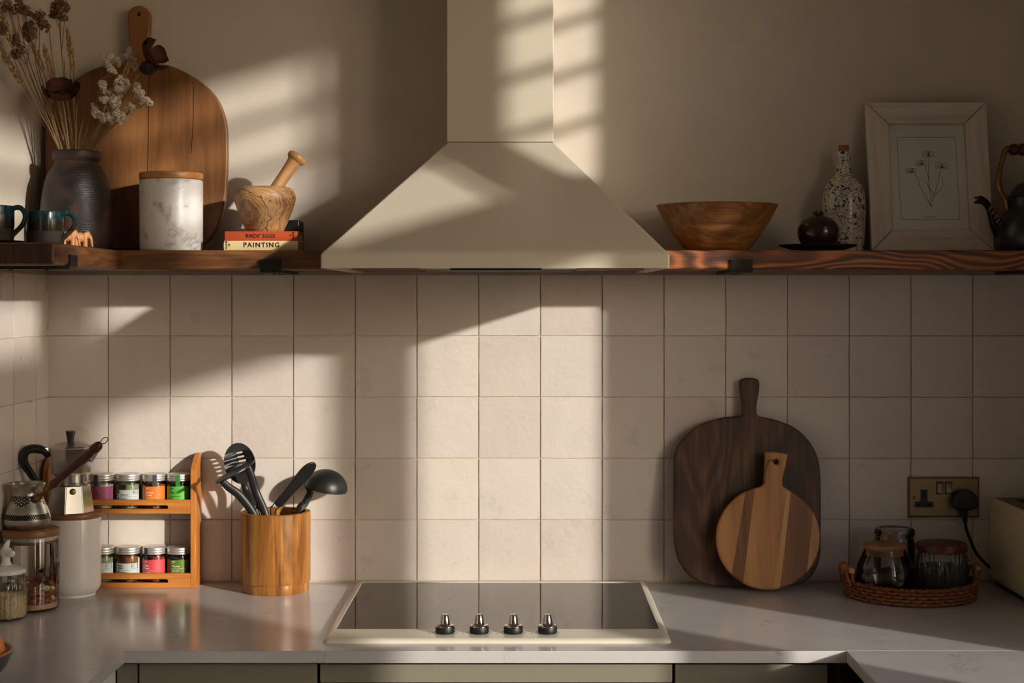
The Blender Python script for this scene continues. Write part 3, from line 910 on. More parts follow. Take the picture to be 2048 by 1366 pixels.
dark = sp([(1519, 835.2), (1540, 838.6), (1570, 848), (1596, 862), (1620, 886), (1635, 915), (1641, 950), (1642, 1000), (1642, 1080), (1640, 1115), (1630, 1145), (1610, 1166), (1580, 1175)]) + \
       sp([(1440, 1176), (1408, 1170), (1380, 1154), (1360, 1128), (1350, 1095), (1347.5, 1050), (1347.5, 960), (1349, 912), (1362, 884), (1385, 861), (1410, 847), (1445, 837), (1484, 834)]) + \
       sp([(1486, 826), (1484, 805), (1480, 780), (1479.5, 768), (1483, 760), (1499, 757.5), (1515, 760.5), (1519, 770), (1517, 792), (1513.5, 812), (1514, 830)])
t, bm, *_ = leaning('chopping_board', 'large dark brown chopping board with a paddle handle leaning on the tiles', 'chopping board',
                    None, dark, 1177, 757, -0.075, -0.024, 0.018, ZC, 1495)
mk('board', bm, M['board_dark'], t)

ang0 = math.radians(5.2)
ccx, ccy, rr_ = 1536.8, 1078.5, 104.2
circ = []
for k in range(60):
    a = -PI / 2 + ang0 + math.radians(18) + k / 59 * (2 * PI - math.radians(40)) - 0.0
    circ.append((ccx + rr_ * math.cos(a), ccy + rr_ * math.sin(a)))
handle = sp([(1528, 966), (1529, 945), (1530, 925), (1530.2, 906)], 4) + sp([(1545, 905.5), (1560, 907), (1576.5, 910.5)], 3) + sp([(1572, 935), (1566, 960), (1566.5, 974)], 4)
outl = circ + sp([(1519, 976.5), (1525, 973)], 2) + handle
t, bm, out, holes, loc, x0 = leaning('chopping_board', 'small round striped chopping board with a cord through its handle', 'chopping board',
                    None, outl, 1182.7, 906, -0.120, -0.075, 0.015, ZC, 1536.8, (1552.5, 926, 5.0))
cuts = [((1492, 981), (1465, 1142)), ((1510, 977), (1487, 1163)), ((1574, 984), (1548, 1181)), ((1582, 986), (1560, 1179)), ((1626, 1032), (1614, 1146))]
mats = ['strip_mid', 'strip_dark', 'strip_mid', 'strip_pale', 'strip_dark', 'strip_mid']
lines = []
for a, b_ in cuts:
    p, q = loc(*a), loc(*b_)
    lines.append(((p[0] - x0, p[1]), (q[0] - x0, q[1])))
for i in range(6):
    s = bm.copy()
    for side, li in ((1, i - 1), (-1, i)):
        if 0 <= li < 5:
            (ax, az), (bx, bz) = lines[li]
            dx, dz = ax - bx, az - bz
            nrm = Vector((dz, 0, -dx)).normalized()           # points to +x
            g = bmesh.ops.bisect_plane(s, geom=s.verts[:] + s.edges[:] + s.faces[:], plane_co=(ax, 0, az), plane_no=nrm, clear_inner=side == 1, clear_outer=side == -1)
            ed = [e for e in g['geom_cut'] if isinstance(e, bmesh.types.BMEdge)]
            if ed: bmesh.ops.edgeloop_fill(s, edges=ed)
    FLAT[0] = True
    mk('strip', s, M[mats[i]], t)
bm.free()
h = loc(1552.5, 926)
hx, hz = h[0] - x0, h[1]
b = new()
tube(b, spline([(hx + .001, .004, hz), (hx - .001, -.010, hz + .001), (hx - .006, -.0185, hz + .004), (hx - .016, -.019, hz - .002), (hx - .022, -.019, hz - .016), (hx - .0245, -.0185, hz - .030), (hx - .0245, -.017, hz - .042), (hx - .023, -.008, hz - .044), (hx - .023, .004, hz - .030), (hx - .012, .006, hz - .005), (hx, .004, hz)], 6), 0.0013, 6)
mk('cord', b, M['strip_dark'], t)

# ------------------------------------------------------------------ vase and dried flowers
VP = W(154, 400, -0.136); VP = Vector((VP.x, -0.136, SZ1))
t = thing('vase', 'tall dark brown fired clay vase holding dried flowers on the shelf', 'vase', VP)
b = new()
prof = [(0, 0), (.058, 0), (.0625, .003), (.0668, .015), (.0702, .032), (.0715, .05), (.0706, .07), (.0685, .092), (.0655, .115), (.0615, .135), (.0555, .151), (.0475, .164), (.0438, .170), (.0425, .174),
        (.0436, .1765), (.0458, .179), (.0472, .184), (.0472, .190), (.0455, .195), (.0425, .1965), (.0395, .195), (.0375, .188), (.037, .176), (.042, .165), (.055, .14), (.06, .06), (.05, .008), (0, .006)]
lathe(b, prof, 64); mk('body', b, M['clay'], t)

def stem_depth(px, Y): return min(Y, F / ((VX - px) / 0.945) - D) if px < 100 else Y
def stem_path(end, base, bend=0.0, Y=-0.13):
    e = W(end[0], end[1], stem_depth(end[0], Y))
    s = VP + Vector((base[0], base[1], 0.11))
    lip = VP + Vector((base[0] * 1.25 + (e.x - VP.x) * 0.09, base[1] * 1.25 + (e.y - VP.y) * 0.09, 0.197))
    d = Vector((lip.x - VP.x, lip.y - VP.y, 0))
    if d.length > .034: d *= .034 / d.length; lip = Vector((VP.x + d.x, VP.y + d.y, lip.z))
    m = lip.lerp(e, 0.55) + Vector((bend, 0, 0.012))
    return spline([s, lip, m, e], 6), e, (e - m).normalized()

def rot_to(d): return d.to_track_quat('Z', 'Y').to_euler()
def wheat(end, top, base, bend, label, Y=-0.13):
    path, e, d = stem_path(end, base, bend, Y)
    tip = W(top[0], top[1], stem_depth(top[0], Y))
    t = thing('dried_wheat', label, 'dried flower', path[0], group='wheat stalks in the vase')
    b = new(); tube(b, path, [.0013, .0009], 6); mk('stem', b, M['straw'], t, world=True)
    b = new()
    L = (tip - e).length; dd = (tip - e).normalized()
    sx = dd.cross(Vector((0, 1, 0))).normalized(); sy = dd.cross(sx)
    n = max(6, int(L / 0.0052))
    for k in range(n):
        q = k / n
        w = .0036 * (0.5 + math.sin(PI * min(1, q * .9 + .15)) * .8)
        for j in range(2):
            a = k * 1.4 + j * PI
            off = (sx * math.cos(a) + sy * math.sin(a)) * w
            ico(b, e + dd * (L * (q + .03 * j)) + off, .0044, .5, .5, 1.25, 1, rot_to(dd + off * 70))
    ico(b, tip, .004, .45, .45, 1.3, 1, rot_to(dd))
    for k in range(8):
        a = k * 2.4; off = (sx * math.cos(a) + sy * math.sin(a))
        p = e + dd * L * (.3 + .09 * k)
        tube(b, [p, p + dd * .016 + off * .0065], [.00035, .00012], 4)
    mk('ear', b, M['wheat'], t, world=True)

def florets(b, c, r, n, rr, spread=1.0, rnd=R):
    for k in range(n):
        v = Vector((rnd.gauss(0, 1), rnd.gauss(0, 1), rnd.gauss(0, 1))); v.normalize()
        p = c + v * r * rnd.uniform(.45, 1.0) * spread
        # each floret a small ruffled cup opening outwards
        rt = rot_to(v).to_matrix()
        cen = b.verts.new(p - v * rr * .35)
        ring = []
        for i in range(7):
            a = i / 7 * 2 * PI
            w = rr * (1 + .25 * (-1) ** i)
            ring.append(b.verts.new(p + rt @ Vector((math.cos(a) * w, math.sin(a) * w, rr * rnd.uniform(-.1, .35)))))
        for i in range(7): b.faces.new((cen, ring[i], ring[(i + 1) % 7]))

def spray(name, label, heads, base, bend, mat, r, n, rr, Y=-0.13, group=None):
    """one stalk that forks into several flower heads; the first head ends the main stem"""
    path, e, d = stem_path(heads[0], base, bend, Y)
    t = thing(name, label, 'dried flower', path[0], group=group)
    b = new(); tube(b, path, [.0013, .0009], 6)
    heads3 = [e]
    for hpx in heads[1:]:
        p = W(hpx[0], hpx[1], stem_depth(hpx[0], Y + R.uniform(-.02, .02)))
        heads3.append(p)
        src = path[int(len(path) * R.uniform(.62, .8))]
        tube(b, spline([src, src.lerp(p, .55) + Vector((0, 0, -.006)), p], 4), [.0009, .0006], 5)
    mk('stem', b, M['straw'], t, world=True)
    for p in heads3:
        b = new(); florets(b, p, r * R.uniform(.75, 1.0), n, rr * .85)
        for k in range(3):
            q = Vector((R.gauss(0, 1), R.gauss(0, .7), R.gauss(0, 1))).normalized() * r * R.uniform(.8, 1.1)
            florets(b, p + q, r * R.uniform(.4, .6), n // 3, rr * .8, 1.1)
        mk('bloom', b, mat, t, smooth=0, world=True)

G = 'dried sprays in the vase'
wheat((20, 80), (2, 22), (-.02, .005), -.006, 'dried wheat ear at the highest and outermost edge of the vase bunch', -.20)
wheat((41, 164), (1, 94), (-.026, -.006), -.004, 'low drooping dried wheat ear spreading outward beside the wall corner', -.22)
wheat((86, 138), (64, 86), (-.016, .01), -.004, 'dried wheat ear among the tan blooms in the middle of the vase bunch', -.16)
wheat((104, 152), (88, 92), (-.008, -.01), -.003, 'dried wheat ear just above the open rust poppy in the vase', -.15)
wheat((147, 138), (134, 58), (.0, .012), -.003, 'upright single dried wheat ear between the tan blooms and board handle', -.13)
wheat((246, 156), (261, 122), (.02, .008), .004, 'small dried wheat ear rising behind the white statice blooms', -.12)
wheat((208, 228), (217, 208), (.012, -.01), .002, 'tiny dried wheat ear low among the white statice blooms', -.15)
spray('dried_bloom', 'dried tan bloom spray at the outer top corner of the vase bunch', [(14, 8), (38, 14), (4, 60), (36, 108), (60, 70)], (-.02, .0), -.008, M['tan_bloom'], .0135, 60, .0034, -.2, G)
spray('dried_bloom', 'dried tan bloom spray with pale tips next to the upright wheat ear', [(50, 22), (56, 52), (80, 30), (84, 47), (30, 82)], (-.014, -.008), -.006, M['tan_bloom'], .0125, 56, .0034, -.16, G)
spray('dried_bloom', 'tall dried tan bloom spray standing clear above the rest', [(116, 8), (131, 16), (121, 34), (109, 22)], (-.004, .0), -.004, M['tan_bloom'], .0115, 50, .0032, -.13, G)
spray('dried_bloom', 'dried pale spray behind the white statice in front of the board', [(212, 116), (238, 120), (222, 138), (262, 110), (268, 130)], (.014, .004), .0, M['statice'], .0105, 64, .0030, -.12, G)
spray('dried_statice', 'white dried statice spray with the largest brightest blooms', [(284, 205), (294, 200), (275, 180), (263, 213), (278, 193)], (.024, -.006), .004, M['statice'], .0105, 80, .0032, -.14, G)
spray('dried_statice', 'white dried statice spray in the middle of the bunch', [(243, 165), (236, 178), (231, 195), (231, 210), (248, 178), (226, 200)], (.014, .0), .002, M['statice'], .0108, 80, .0032, -.14, G)
spray('dried_statice', 'low white dried statice spray just above the vase mouth', [(217, 234), (237, 232), (246, 236), (207, 238)], (.016, -.012), .0, M['statice'], .010, 74, .0031, -.16, G)
spray('dried_statice', 'small off-white dried statice beside the open rust poppy', [(190, 218), (206, 172), (211, 198), (196, 228), (220, 184)], (.006, -.004), .0, M['statice'], .0092, 66, .0030, -.14, G)
for k, (ex, ey, bx, by, bd) in enumerate([(108, 230, -.024, .004, -.002), (122, 244, -.014, -.012, 0), (136, 236, -.006, .01, 0), (147, 150, .0, .0, -.003), (168, 238, .004, -.012, 0), (183, 215, .008, .01, 0), (200, 250, .018, .0, .002), (92, 190, -.02, -.01, -.004), (60, 150, -.022, .01, -.006), (34, 30, -.018, .012, -.01), (70, 120, -.016, .0, -.008), (98, 60, -.01, .012, -.006), (24, 110, -.025, -.004, -.01), (128, 120, -.004, .008, -.004), (236, 150, .018, .01, .003), (226, 210, .014, -.008, .001), (262, 222, .024, .006, .003), (156, 200, .002, -.014, -.001), (46, 190, -.027, .002, -.006), (140, 70, -.002, .014, -.005), (112, 160, -.012, .006, -.004), (178, 160, .01, .004, .002)]):
    path, e, d = stem_path((ex, ey), (bx, by), bd, -.13 - .012 * (k % 3))
    t = thing('dried_stalk', 'bare thin dried stalk standing in the mouth of the clay vase', 'dried flower', path[0], group='bare stalks in the vase')
    b = new(); tube(b, path, [.0014, .0008], 6); mk('stem', b, M['straw'], t, world=True)

def petal_cup(b, c, r, nrm, n, open_, rnd):
    """curled papery petals round a centre"""
    q = nrm.to_track_quat('Z', 'Y')
    for k in range(n):
        a0 = k / n * 2 * PI + rnd.uniform(-.2, .2)
        wid = 2 * PI / n * .78
        grid = []
        for j in range(6):
            u = j / 5
            row = []
            for i in range(7):
                v = i / 6 - .5
                rad = r * (.12 + math.sin(u * PI / 2 * (1 + .25 * open_)) * .95) * (1 + rnd.uniform(-.05, .05) * u)
                h = r * ((u ** 1.6) * (1.05 - open_) + .05 * math.sin(v * 9 + k) * u + rnd.uniform(-.05, .05) * u)
                aa = a0 + v * wid * (1.15 - .35 * u * u)
                row.append(b.verts.new(c + q @ Vector((math.cos(aa) * rad, math.sin(aa) * rad, h))))
            grid.append(row)
        for j in range(5):
            for i in range(6):
                b.faces.new((grid[j][i], grid[j][i + 1], grid[j + 1][i + 1], grid[j + 1][i]))
for nm, px, base, bend, r, nrm, Y, opn in (('open dried rust-brown poppy facing forward low over the vase', (124, 196), (-.006, -.016), .0, .034, Vector((.10, -.55, .83)), -.185, .28),
                                 ('dried rust poppy with a dark seed head in front of the board handle', (297, 116), (.026, -.004), .006, .032, Vector((.75, -.3, .35)), -.12, .35)):
    path, e, d = stem_path(px, base, bend, Y)
    t = thing('dried_poppy', nm, 'dried flower', path[0], group='rust poppies in the vase')
    b = new(); tube(b, path, [.0018, .0013], 6); mk('stem', b, M['straw'], t, world=True)
    nrm.normalize(); rnd = random.Random(5 + int(px[0]))
    for k in range(2):
        b = new(); petal_cup(b, e + nrm * .002 * k, r * (1 - .12 * k), nrm, 4 if k == 0 else 3, opn - .1 * k, rnd)
        bmesh.ops.solidify(b, geom=b.faces[:], thickness=.0006)
        mk('petals', b, M['rust_petal'], t, smooth=60, world=True)
    b = new(); cpos = e + nrm * .006 if px[0] < 200 else e + Vector((.002, -.006, -.019))
    ico(b, cpos, .012 if px[0] < 200 else .017, 1, 1, .85, 3)
    for v in b.verts: v.co += (v.co - cpos) * rnd.uniform(-.12, .12)
    mk('seed_head', b, M['seed_head'], t, world=True)

# ------------------------------------------------------------------ canister, mortar, books, box
CP = W(342.5, 498, -0.135); CP = Vector((CP.x, -0.135, SZ1))
t = thing('canister', 'white marbled ceramic canister with a wooden lid on the shelf', 'canister', CP)
b = new(); lathe(b, [(0, 0), (.0570, 0), (.0592, .002), (.0604, .006), (.0608, .02), (.0612, .136), (.0606, .1385), (.0, .1385)], 64); mk('body', b, M['marble'], t)
b = new(); lathe(b, [(0, .1387), (.0585, .1387), (.0585, .1403), (.0612, .1406), (.0618, .142), (.0618, .150), (.0610, .1523), (.0590, .1532), (0, .1532)], 64); mk('lid', b, M['lid_wood'], t)

def book(label, x0, x1, y0, y1, z0, h, mat):
    t = thing('book', label, 'book', ((x0 + x1) / 2, (y0 + y1) / 2, z0), group='small cloth-bound books')
    b = new()
    box(b, x0, x1, y0, y1, z0, z0 + .0016, .0005, 1); box(b, x0, x1, y0, y1, z0 + h - .0016, z0 + h, .0005, 1)
    n = 7                                                     # rounded spine towards the room
    A = []
    for k in range(n):
        u = k / (n - 1)
        A.append((y0 - .0022 * math.sin(PI * u), z0 + h * u))
    for (ya, za), (yb, zb) in zip(A, A[1:]):
        v = [b.verts.new(p) for p in ((x0, ya, za), (x1, ya, za), (x1, yb, zb), (x0, yb, zb), (x0, ya + .002, za), (x1, ya + .002, za), (x1, yb + .002, zb), (x0, yb + .002, zb))]
        for f in ((0, 1, 2, 3), (7, 6, 5, 4), (0, 4, 5, 1), (3, 2, 6, 7), (0, 3, 7, 4), (1, 5, 6, 2)): b.faces.new([v[i] for i in f])
    mk('cover', b, mat, t, world=True)
    b = new(); box(b, x0 + .003, x1 - .003, y0 + .001, y1 - .003, z0 + .0016, z0 + h - .0016); mk('pages', b, M['pages'], t, smooth=0, world=True)
    return t
BY0, BY1 = -0.196, -0.10
t1 = book('cream cloth book, the lower of the two under the mortar', W(448, 0, BY0).x, W(596, 0, BY0).x, BY0, BY1, SZ1, .0186, M['book_cream'])
t2 = book('orange-red cloth book directly under the olive wood mortar', W(450, 0, BY0).x, W(595, 0, BY0).x, BY0, BY1, SZ1 + .0187, .0182, M['book_orange'])
def put_text(parent, s, size, pos, mat, rot=0.0, spacing=1.0, bold=0.0, flip=False):
    b = text_bm(s, size, .00015, spacing=spacing, bold=bold)
    if rot: xf(b, Matrix.Rotation(rot, 4, 'Y'))
    xf(b, Matrix.Translation(pos))
    return mk('lettering', b, mat, parent, smooth=0, world=True)
put_text(t1, 'PAINTING', .0128, W(523, 490.2, BY0 - .0026), M['print_black'], spacing=1.25, bold=.0002)
put_text(t1, 'WARNE', .0046, W(453, 490, BY0 - .0026), M['print_black'], rot=-PI / 2, bold=.0001)
put_text(t1, '26', .0046, W(458.5, 490, BY0 - .0026), M['print_black'], rot=-PI / 2, bold=.0001)
put_text(t2, "BIRDS' EGGS", .0092, W(521, 472, BY0 - .0026), M['print_black'], spacing=1.12, bold=.00015)
put_text(t2, 'WARNE', .0046, W(587, 472, BY0 - .0026), M['print_black'], rot=-PI / 2, bold=.0001)
put_text(t2, '18', .0046, W(581.5, 471.5, BY0 - .0026), M['print_black'], rot=-PI / 2, bold=.0001)
MZ = SZ1 + .0187 + .0183
MP = W(530, 463, -0.142); MP = Vector((MP.x, -0.142, MZ))
t = thing('mortar', 'rounded olive wood mortar with swirling grain on top of two books', 'mortar', MP)
b = new(); lathe(b, [(0, 0), (.0335, 0), (.0355, .0012), (.0390, .008), (.0462, .024), (.0530, .042), (.0578, .056), (.0596, .064), (.0596, .0705), (.0578, .0775), (.0540, .0836), (.0490, .0872), (.0455, .0882), (.0435, .0868), (.0425, .080), (.040, .062), (.031, .036), (.018, .024), (0, .021)], 64)
mk('bowl', b, M['olive'], t)
pt = W(592, 318, -0.125); pb = Vector((MP.x - .012, MP.y - .004, MZ + .036))
t = thing('pestle', 'turned olive wood pestle leaning out of the mortar', 'pestle', pb)
ax = (pt - pb); L = ax.length; ax.normalize()
t.rotation_euler = ax.to_track_quat('Z', 'Y').to_euler()
b = new(); lathe(b, [(0, -.006), (.008, -.005), (.0135, -.001), (.0155, .006), (.0148, .014), (.0128, .03), (.0118, L * .5), (.0122, L * .75), (.0132, L - .012), (.0142, L - .006), (.0165, L - .004), (.0188, L - .001), (.0195, L + .003), (.0186, L + .0068), (.0150, L + .0095), (.008, L + .0108), (0, L + .011)], 40)
mk('shaft', b, M['pestle'], t)
t = thing('storage_box', 'small black box with rounded corners half hidden behind the mortar', 'box', (W(560, 0, -.06).x, -.06, SZ1))
xr = W(599.5, 0, -.09).x
b = new(); box(b, xr - .10, xr, -.092, -.03, SZ1 + .0005, CAMZ + (VY - 440) / S(-.09), .004, 3); mk('body', b, M['black_plastic'], t, world=True)
b = new(); box(b, xr - .098, xr - .002, -.0925, -.0295, SZ1 + .045, SZ1 + .046); mk('lid_seam', b, M['dark_gap'], t, smooth=0, world=True)

# ------------------------------------------------------------------ mugs, saucer, elephants
def mug(label, c, r, h, hang, mat):
    t = thing('mug', label, 'mug', c, group='teal glazed mugs')
    b = new(); lathe(b, [(0, 0), (r * .9, 0), (r * .96, .002), (r * .98, .006), (r * .985, h * .4), (r, h * .45), (r * 1.0, h - .002), (r * .985, h), (r * .955, h - .0005), (r * .93, h - .004), (r * .91, .008), (r * .8, .004), (0, .004)], 48); mk('cup', b, mat, t)
    ca, sa = math.cos(hang), math.sin(hang)
    pts = [(r * .93, h * .86), (r + .006, h * .94), (r + .016, h * .93), (r + .0235, h * .80), (r + .0245, h * .64), (r + .019, h * .46), (r + .009, h * .30), (r * .96, h * .15)]
    b = new(); tube(b, spline([(q * ca, q * sa, z) for q, z in pts], 5), .0036, 10, flat=1.25); mk('handle', b, mat, t)
cB = W(91, 0, -.50); mug('small teal dripped mug standing in front of the clay vase', (cB.x, -.50, SZ1), .0318, .0575, -.25, M['mug'])
sc = Vector((-.9005, -.545, SZ1))
t = thing('saucer', 'thin dark saucer under the outermost teal mug', 'saucer', sc)
b = new(); lathe(b, [(0, 0), (.034, 0), (.037, .001), (.052, .0042), (.0535, .005), (.0525, .0056), (.036, .003), (0, .003)], 48); mk('dish', b, M['dark_plate'], t)
mug('teal dripped mug on a dark saucer at the outer end of the shelf', (sc.x, sc.y, SZ1 + .0031), .0345, .062, -.2, M['mug'])

def elephant(label, loc, heading, s):
    t = thing('carved_elephant', label, 'figurine', loc, (0, 0, heading), group='carved wooden elephants')
    b = new()
    E = lambda c, r, a=1, d=1, e=1: ball(b, Vector(c) * s, r * s, a, d, e, 14, 10)
    E((-.15, 0, .60), .33, 1.25, .85, .95)                     # barrel
    E((-.42, 0, .56), .24, .9, .85, 1.05)                     # rump
    E((.12, 0, .60), .26, .9, .8, 1)
    E((.34, 0, .76), .23, 1, .85, 1.05)                       # head
    E((.40, 0, .90), .13, 1, .9, .9)
    tube(b, [Vector(p) * s for p in spline([(.44, 0, .76), (.56, 0, .62), (.63, 0, .42), (.66, 0, .20), (.70, 0, .03)], 5)], [.15 * s, .125 * s, .10 * s, .08 * s, .07 * s], 10)
    for x, dy in ((-.45, .13), (-.45, -.13), (.14, .13), (.14, -.13)):
        tube(b, [Vector((x, dy, .5)) * s, Vector((x + .02, dy, .25)) * s, Vector((x + .02, dy, .0)) * s], [.17 * s, .155 * s, .165 * s], 10)
    tube(b, [Vector(p) * s for p in ((-.63, 0, .6), (-.70, 0, .42), (-.69, 0, .25))], [.035 * s, .03 * s, .035 * s], 6)
    body = fuse(b, .024 * s, 2)
    mk('body', body, M['carved'], t, smooth=60)
    for d in (1, -1):
        b = new()
        o = [(.30, .88), (.18, .90), (.06, .80), (.04, .62), (.12, .46), (.22, .50), (.30, .66)]
        lo = [b.verts.new(Vector((x, d * (.20 - .0 * x), z)) * s) for x, z in o]; hi = [b.verts.new(Vector((x - .02, d * (.255 + .03 * (.3 - x)), z)) * s) for x, z in o]
        n = len(o); b.faces.new(lo); b.faces.new(hi)
        for i in range(n): b.faces.new((lo[i], lo[(i + 1) % n], hi[(i + 1) % n], hi[i]))
        bmesh.ops.recalc_face_normals(b, faces=b.faces[:]); bmesh.ops.bevel(b, geom=b.edges[:], offset=.02 * s, segments=2, affect='EDGES', clamp_overlap=True)
        mk('ear', b, M['carved'], t)
        b = new(); tube(b, [Vector(p) * s for p in ((.47, d * .09, .66), (.55, d * .12, .56), (.62, d * .12, .55))], [.026 * s, .02 * s, .008 * s], 6); mk('tusk', b, M['porcelain'], t)
elephant('carved wooden elephant beside the handle of the teal mug', (-.8005, -.445, SZ1), math.radians(42), .0285)
elephant('carved wooden elephant walking ahead of its twin by the clay vase', (-.7925, -.395, SZ1), math.radians(40), .0285)

# ------------------------------------------------------------------ bowl, plate, pomegranate, bottle
BP = Vector((W(1434, 0, -.122).x, -.1225, SZ1))
t = thing('wooden_bowl', 'wide turned wooden bowl on the shelf beside the extractor hood', 'bowl', BP)
b = new(); lathe(b, [(0, 0), (.058, 0), (.0605, .001), (.067, .0085), (.080, .025), (.0945, .046), (.1065, .066), (.1155, .0838), (.1190, .0905), (.1185, .0918), (.1168, .0915), (.104, .067), (.090, .044), (.070, .018), (.05, .009), (0, .007)], 96)
mk('body', b, M['bowl_wood'], t)
PP = Vector((.5735, -.146, SZ1))
t = thing('plate', 'small dark plate under the brown pomegranate ornament', 'plate', PP)
b = new(); lathe(b, [(0, 0), (.045, 0), (.047, .0012), (.066, .0075), (.0745, .0105), (.0762, .0118), (.0755, .0128), (.066, .0105), (.046, .0042), (0, .0038)], 64); mk('dish', b, M['dark_plate'], t)
t = thing('pomegranate_ornament', 'glossy dark brown pomegranate with a pointed crown on a small plate', 'ornament', (PP.x + .001, PP.y, PP.z + .0039))
b = new(); lathe(b, [(0, 0), (.017, 0), (.026, .004), (.0345, .0125), (.0395, .0235), (.0408, .0335), (.0392, .044), (.0335, .0535), (.0245, .0605), (.0155, .0643), (.0100, .066), (.0085, .0685), (.0078, .069), (.0, .067)], 48); mk('fruit', b, M['pomegranate'], t)
b = new()
for k in range(6):
    a = k / 6 * 2 * PI
    p = [Vector((math.cos(a + da) * rr, math.sin(a + da) * rr, z)) for da, rr, z in ((-.5, .0088, .066), (.5, .0088, .066), (0, .0125, .0775), (-.42, .0068, .066), (.42, .0068, .066))]
    v = [b.verts.new(q) for q in p]
    for f in ((0, 1, 2), (3, 2, 4), (0, 2, 3), (1, 4, 2), (0, 3, 4, 1)): b.faces.new([v[i] for i in f])
bmesh.ops.recalc_face_normals(b, faces=b.faces[:])
mk('crown', b, M['pomegranate'], t)
OP = Vector((W(1687.5, 0, -.047).x, -.047, SZ1))
t = thing('bottle', 'blue and white vine-patterned porcelain bottle with a cork on the shelf', 'bottle', OP)
zt = .2038
pp = [(0, 0), (.0375, 0), (.0395, .0015), (.0405, .006), (.0432, .05), (.0437, .08), (.0433, .104), (.0418, .120), (.0375, .1325), (.0315, .1425), (.0228, .1525), (.0170, .1605), (.0140, .170), (.0127, .181), (.0127, .1855), (.0136, .1865), (.0142, .1885), (.0142, .2005), (.0136, .2035), (.011, zt), (.0105, .20), (0, .199)]
b = new(); lathe(b, pp, 64); mk('body', b, M['bottle'], t)
b = new(); lathe(b, [(0, .1995), (.0098, .1995), (.0112, .2155), (.0105, .2165), (0, .2168)], 24); mk('cork', b, M['cork'], t)

# ------------------------------------------------------------------ framed drawing
FX0, FX1, FZ = .6915, .9335, .302
flean = math.atan2(.062, FZ)
fc = (FX0 + FX1) / 2
t = thing('picture_frame', 'wide limed-wood picture frame with a pencil flower drawing leaning on the shelf', 'picture frame', (fc, -.078, SZ1), (-flean, 0, math.radians(-1.5)))
w2, fh, bw, fd = .1208, .3085, .0435, .016
def mitre(o, name, mat):
    b = new()
    prof = ((0, 0), (0, fd), (bw, fd * .82), (bw, 0))         # across the bar: outer edge to sight edge; depth towards the room
    return b, prof
corners = [(-w2, 0), (w2, 0), (w2, fh), (-w2, fh)]
inner = [(-w2 + bw, bw), (w2 - bw, bw), (w2 - bw, fh - bw), (-w2 + bw, fh - bw)]
for i in range(4):
    j = (i + 1) % 4
    b = new()
    oA, oB, iA, iB = [Vector((p[0], 0, p[1])) for p in (corners[i], corners[j], inner[i], inner[j])]
    dirn = (oB - oA).normalized() * .0007
    oA, iA, oB, iB = oA + dirn, iA + dirn, oB - dirn, iB - dirn
    f1, f2 = Vector((0, -fd, 0)), Vector((0, -fd * .8, 0))
    v = [b.verts.new(p) for p in (oA, oB, iB, iA, oA + f1, oB + f1, iB + f2, iA + f2)]
    for f in ((0, 1, 2, 3), (4, 7, 6, 5), (0, 4, 5, 1), (1, 5, 6, 2), (2, 6, 7, 3), (3, 7, 4, 0)): b.faces.new([v[k] for k in f])
    bmesh.ops.recalc_face_normals(b, faces=b.faces[:])
    bmesh.ops.bevel(b, geom=b.edges[:], offset=.0009, segments=1, affect='EDGES')
    mk('frame_bar', b, M['frame_white_h'] if i % 2 == 0 else M['frame_white'], t)
b = new(); box(b, -w2 + .005, w2 - .005, -.0015, -.0002, .005, fh - .005); mk('backing', b, M['carcass'], t, smooth=0)
b = new(); box(b, -w2 + bw - .003, w2 - bw + .003, -.0045, -.002, bw - .003, fh - bw + .003); pr = mk('print', b, M['paper'], t, smooth=0)
b = new(); box(b, -w2 + bw - .003, w2 - bw + .003, -.0085, -.0075, bw - .003, fh - bw + .003); mk('glass_pane', b, M['pane'], t, smooth=0)
bx0, bx1, bz0, bz1 = -.0585, .0585, .066, .238
b = new()
for p, q in (((bx0, bz0), (bx1, bz0)), ((bx1, bz0), (bx1, bz1)), ((bx1, bz1), (bx0, bz1)), ((bx0, bz1), (bx0, bz0))):
    box(b, min(p[0], q[0]) - .0004, max(p[0], q[0]) + .0004, -.0048, -.0044, min(p[1], q[1]) - .0004, max(p[1], q[1]) + .0004)
mk('printed_border', b, M['ink_brown'], pr, smooth=0)
b = new(); rd = random.Random(3)
def stroke(pts, r=.00035): tube(b, [(x, -.0047, z) for x, z in [(p.x, p.y) for p in spline([(q[0], q[1], 0) for q in pts], 5)]], r, 4)
def fx(px, py):                                               # drawing measured in the picture, laid on the print
    return ((px - 1849) / 1000 + .0, .065 + (440 - py) / 985)
def bloom(c, s, tilt):
    for k in range(6):                                        # petals of an open cup seen from the side
        a = math.radians(8 + 164 * k / 5) + rd.uniform(-.12, .12)
        ln = s * (1.15 if k in (1, 4) else .95) * rd.uniform(.9, 1.1)
        w = .42 if k in (0, 5) else .55
        q = [(c[0] + math.cos(a + d) * ln * r_, c[1] - s * .5 + math.sin(a + d) * ln * r_) for d, r_ in ((0, .05), (-w * .8, .55), (-w * .55, .95), (-.1, 1.12), (w * .5, .98), (w * .8, .6), (0, .05))]
        stroke(q, .00026)
    for k in range(4): stroke([(c[0], c[1] - s * .45), (c[0] + rd.uniform(-.5, .5) * s, c[1] + rd.uniform(.0, .5) * s)], .0003)
for c, s, ti in (((1851, 304), .0115, .3), ((1837, 322), .0105, 1.0), ((1816, 338), .0095, .1), ((1877, 328), .0125, .7)): bloom(fx(*c), s, ti)
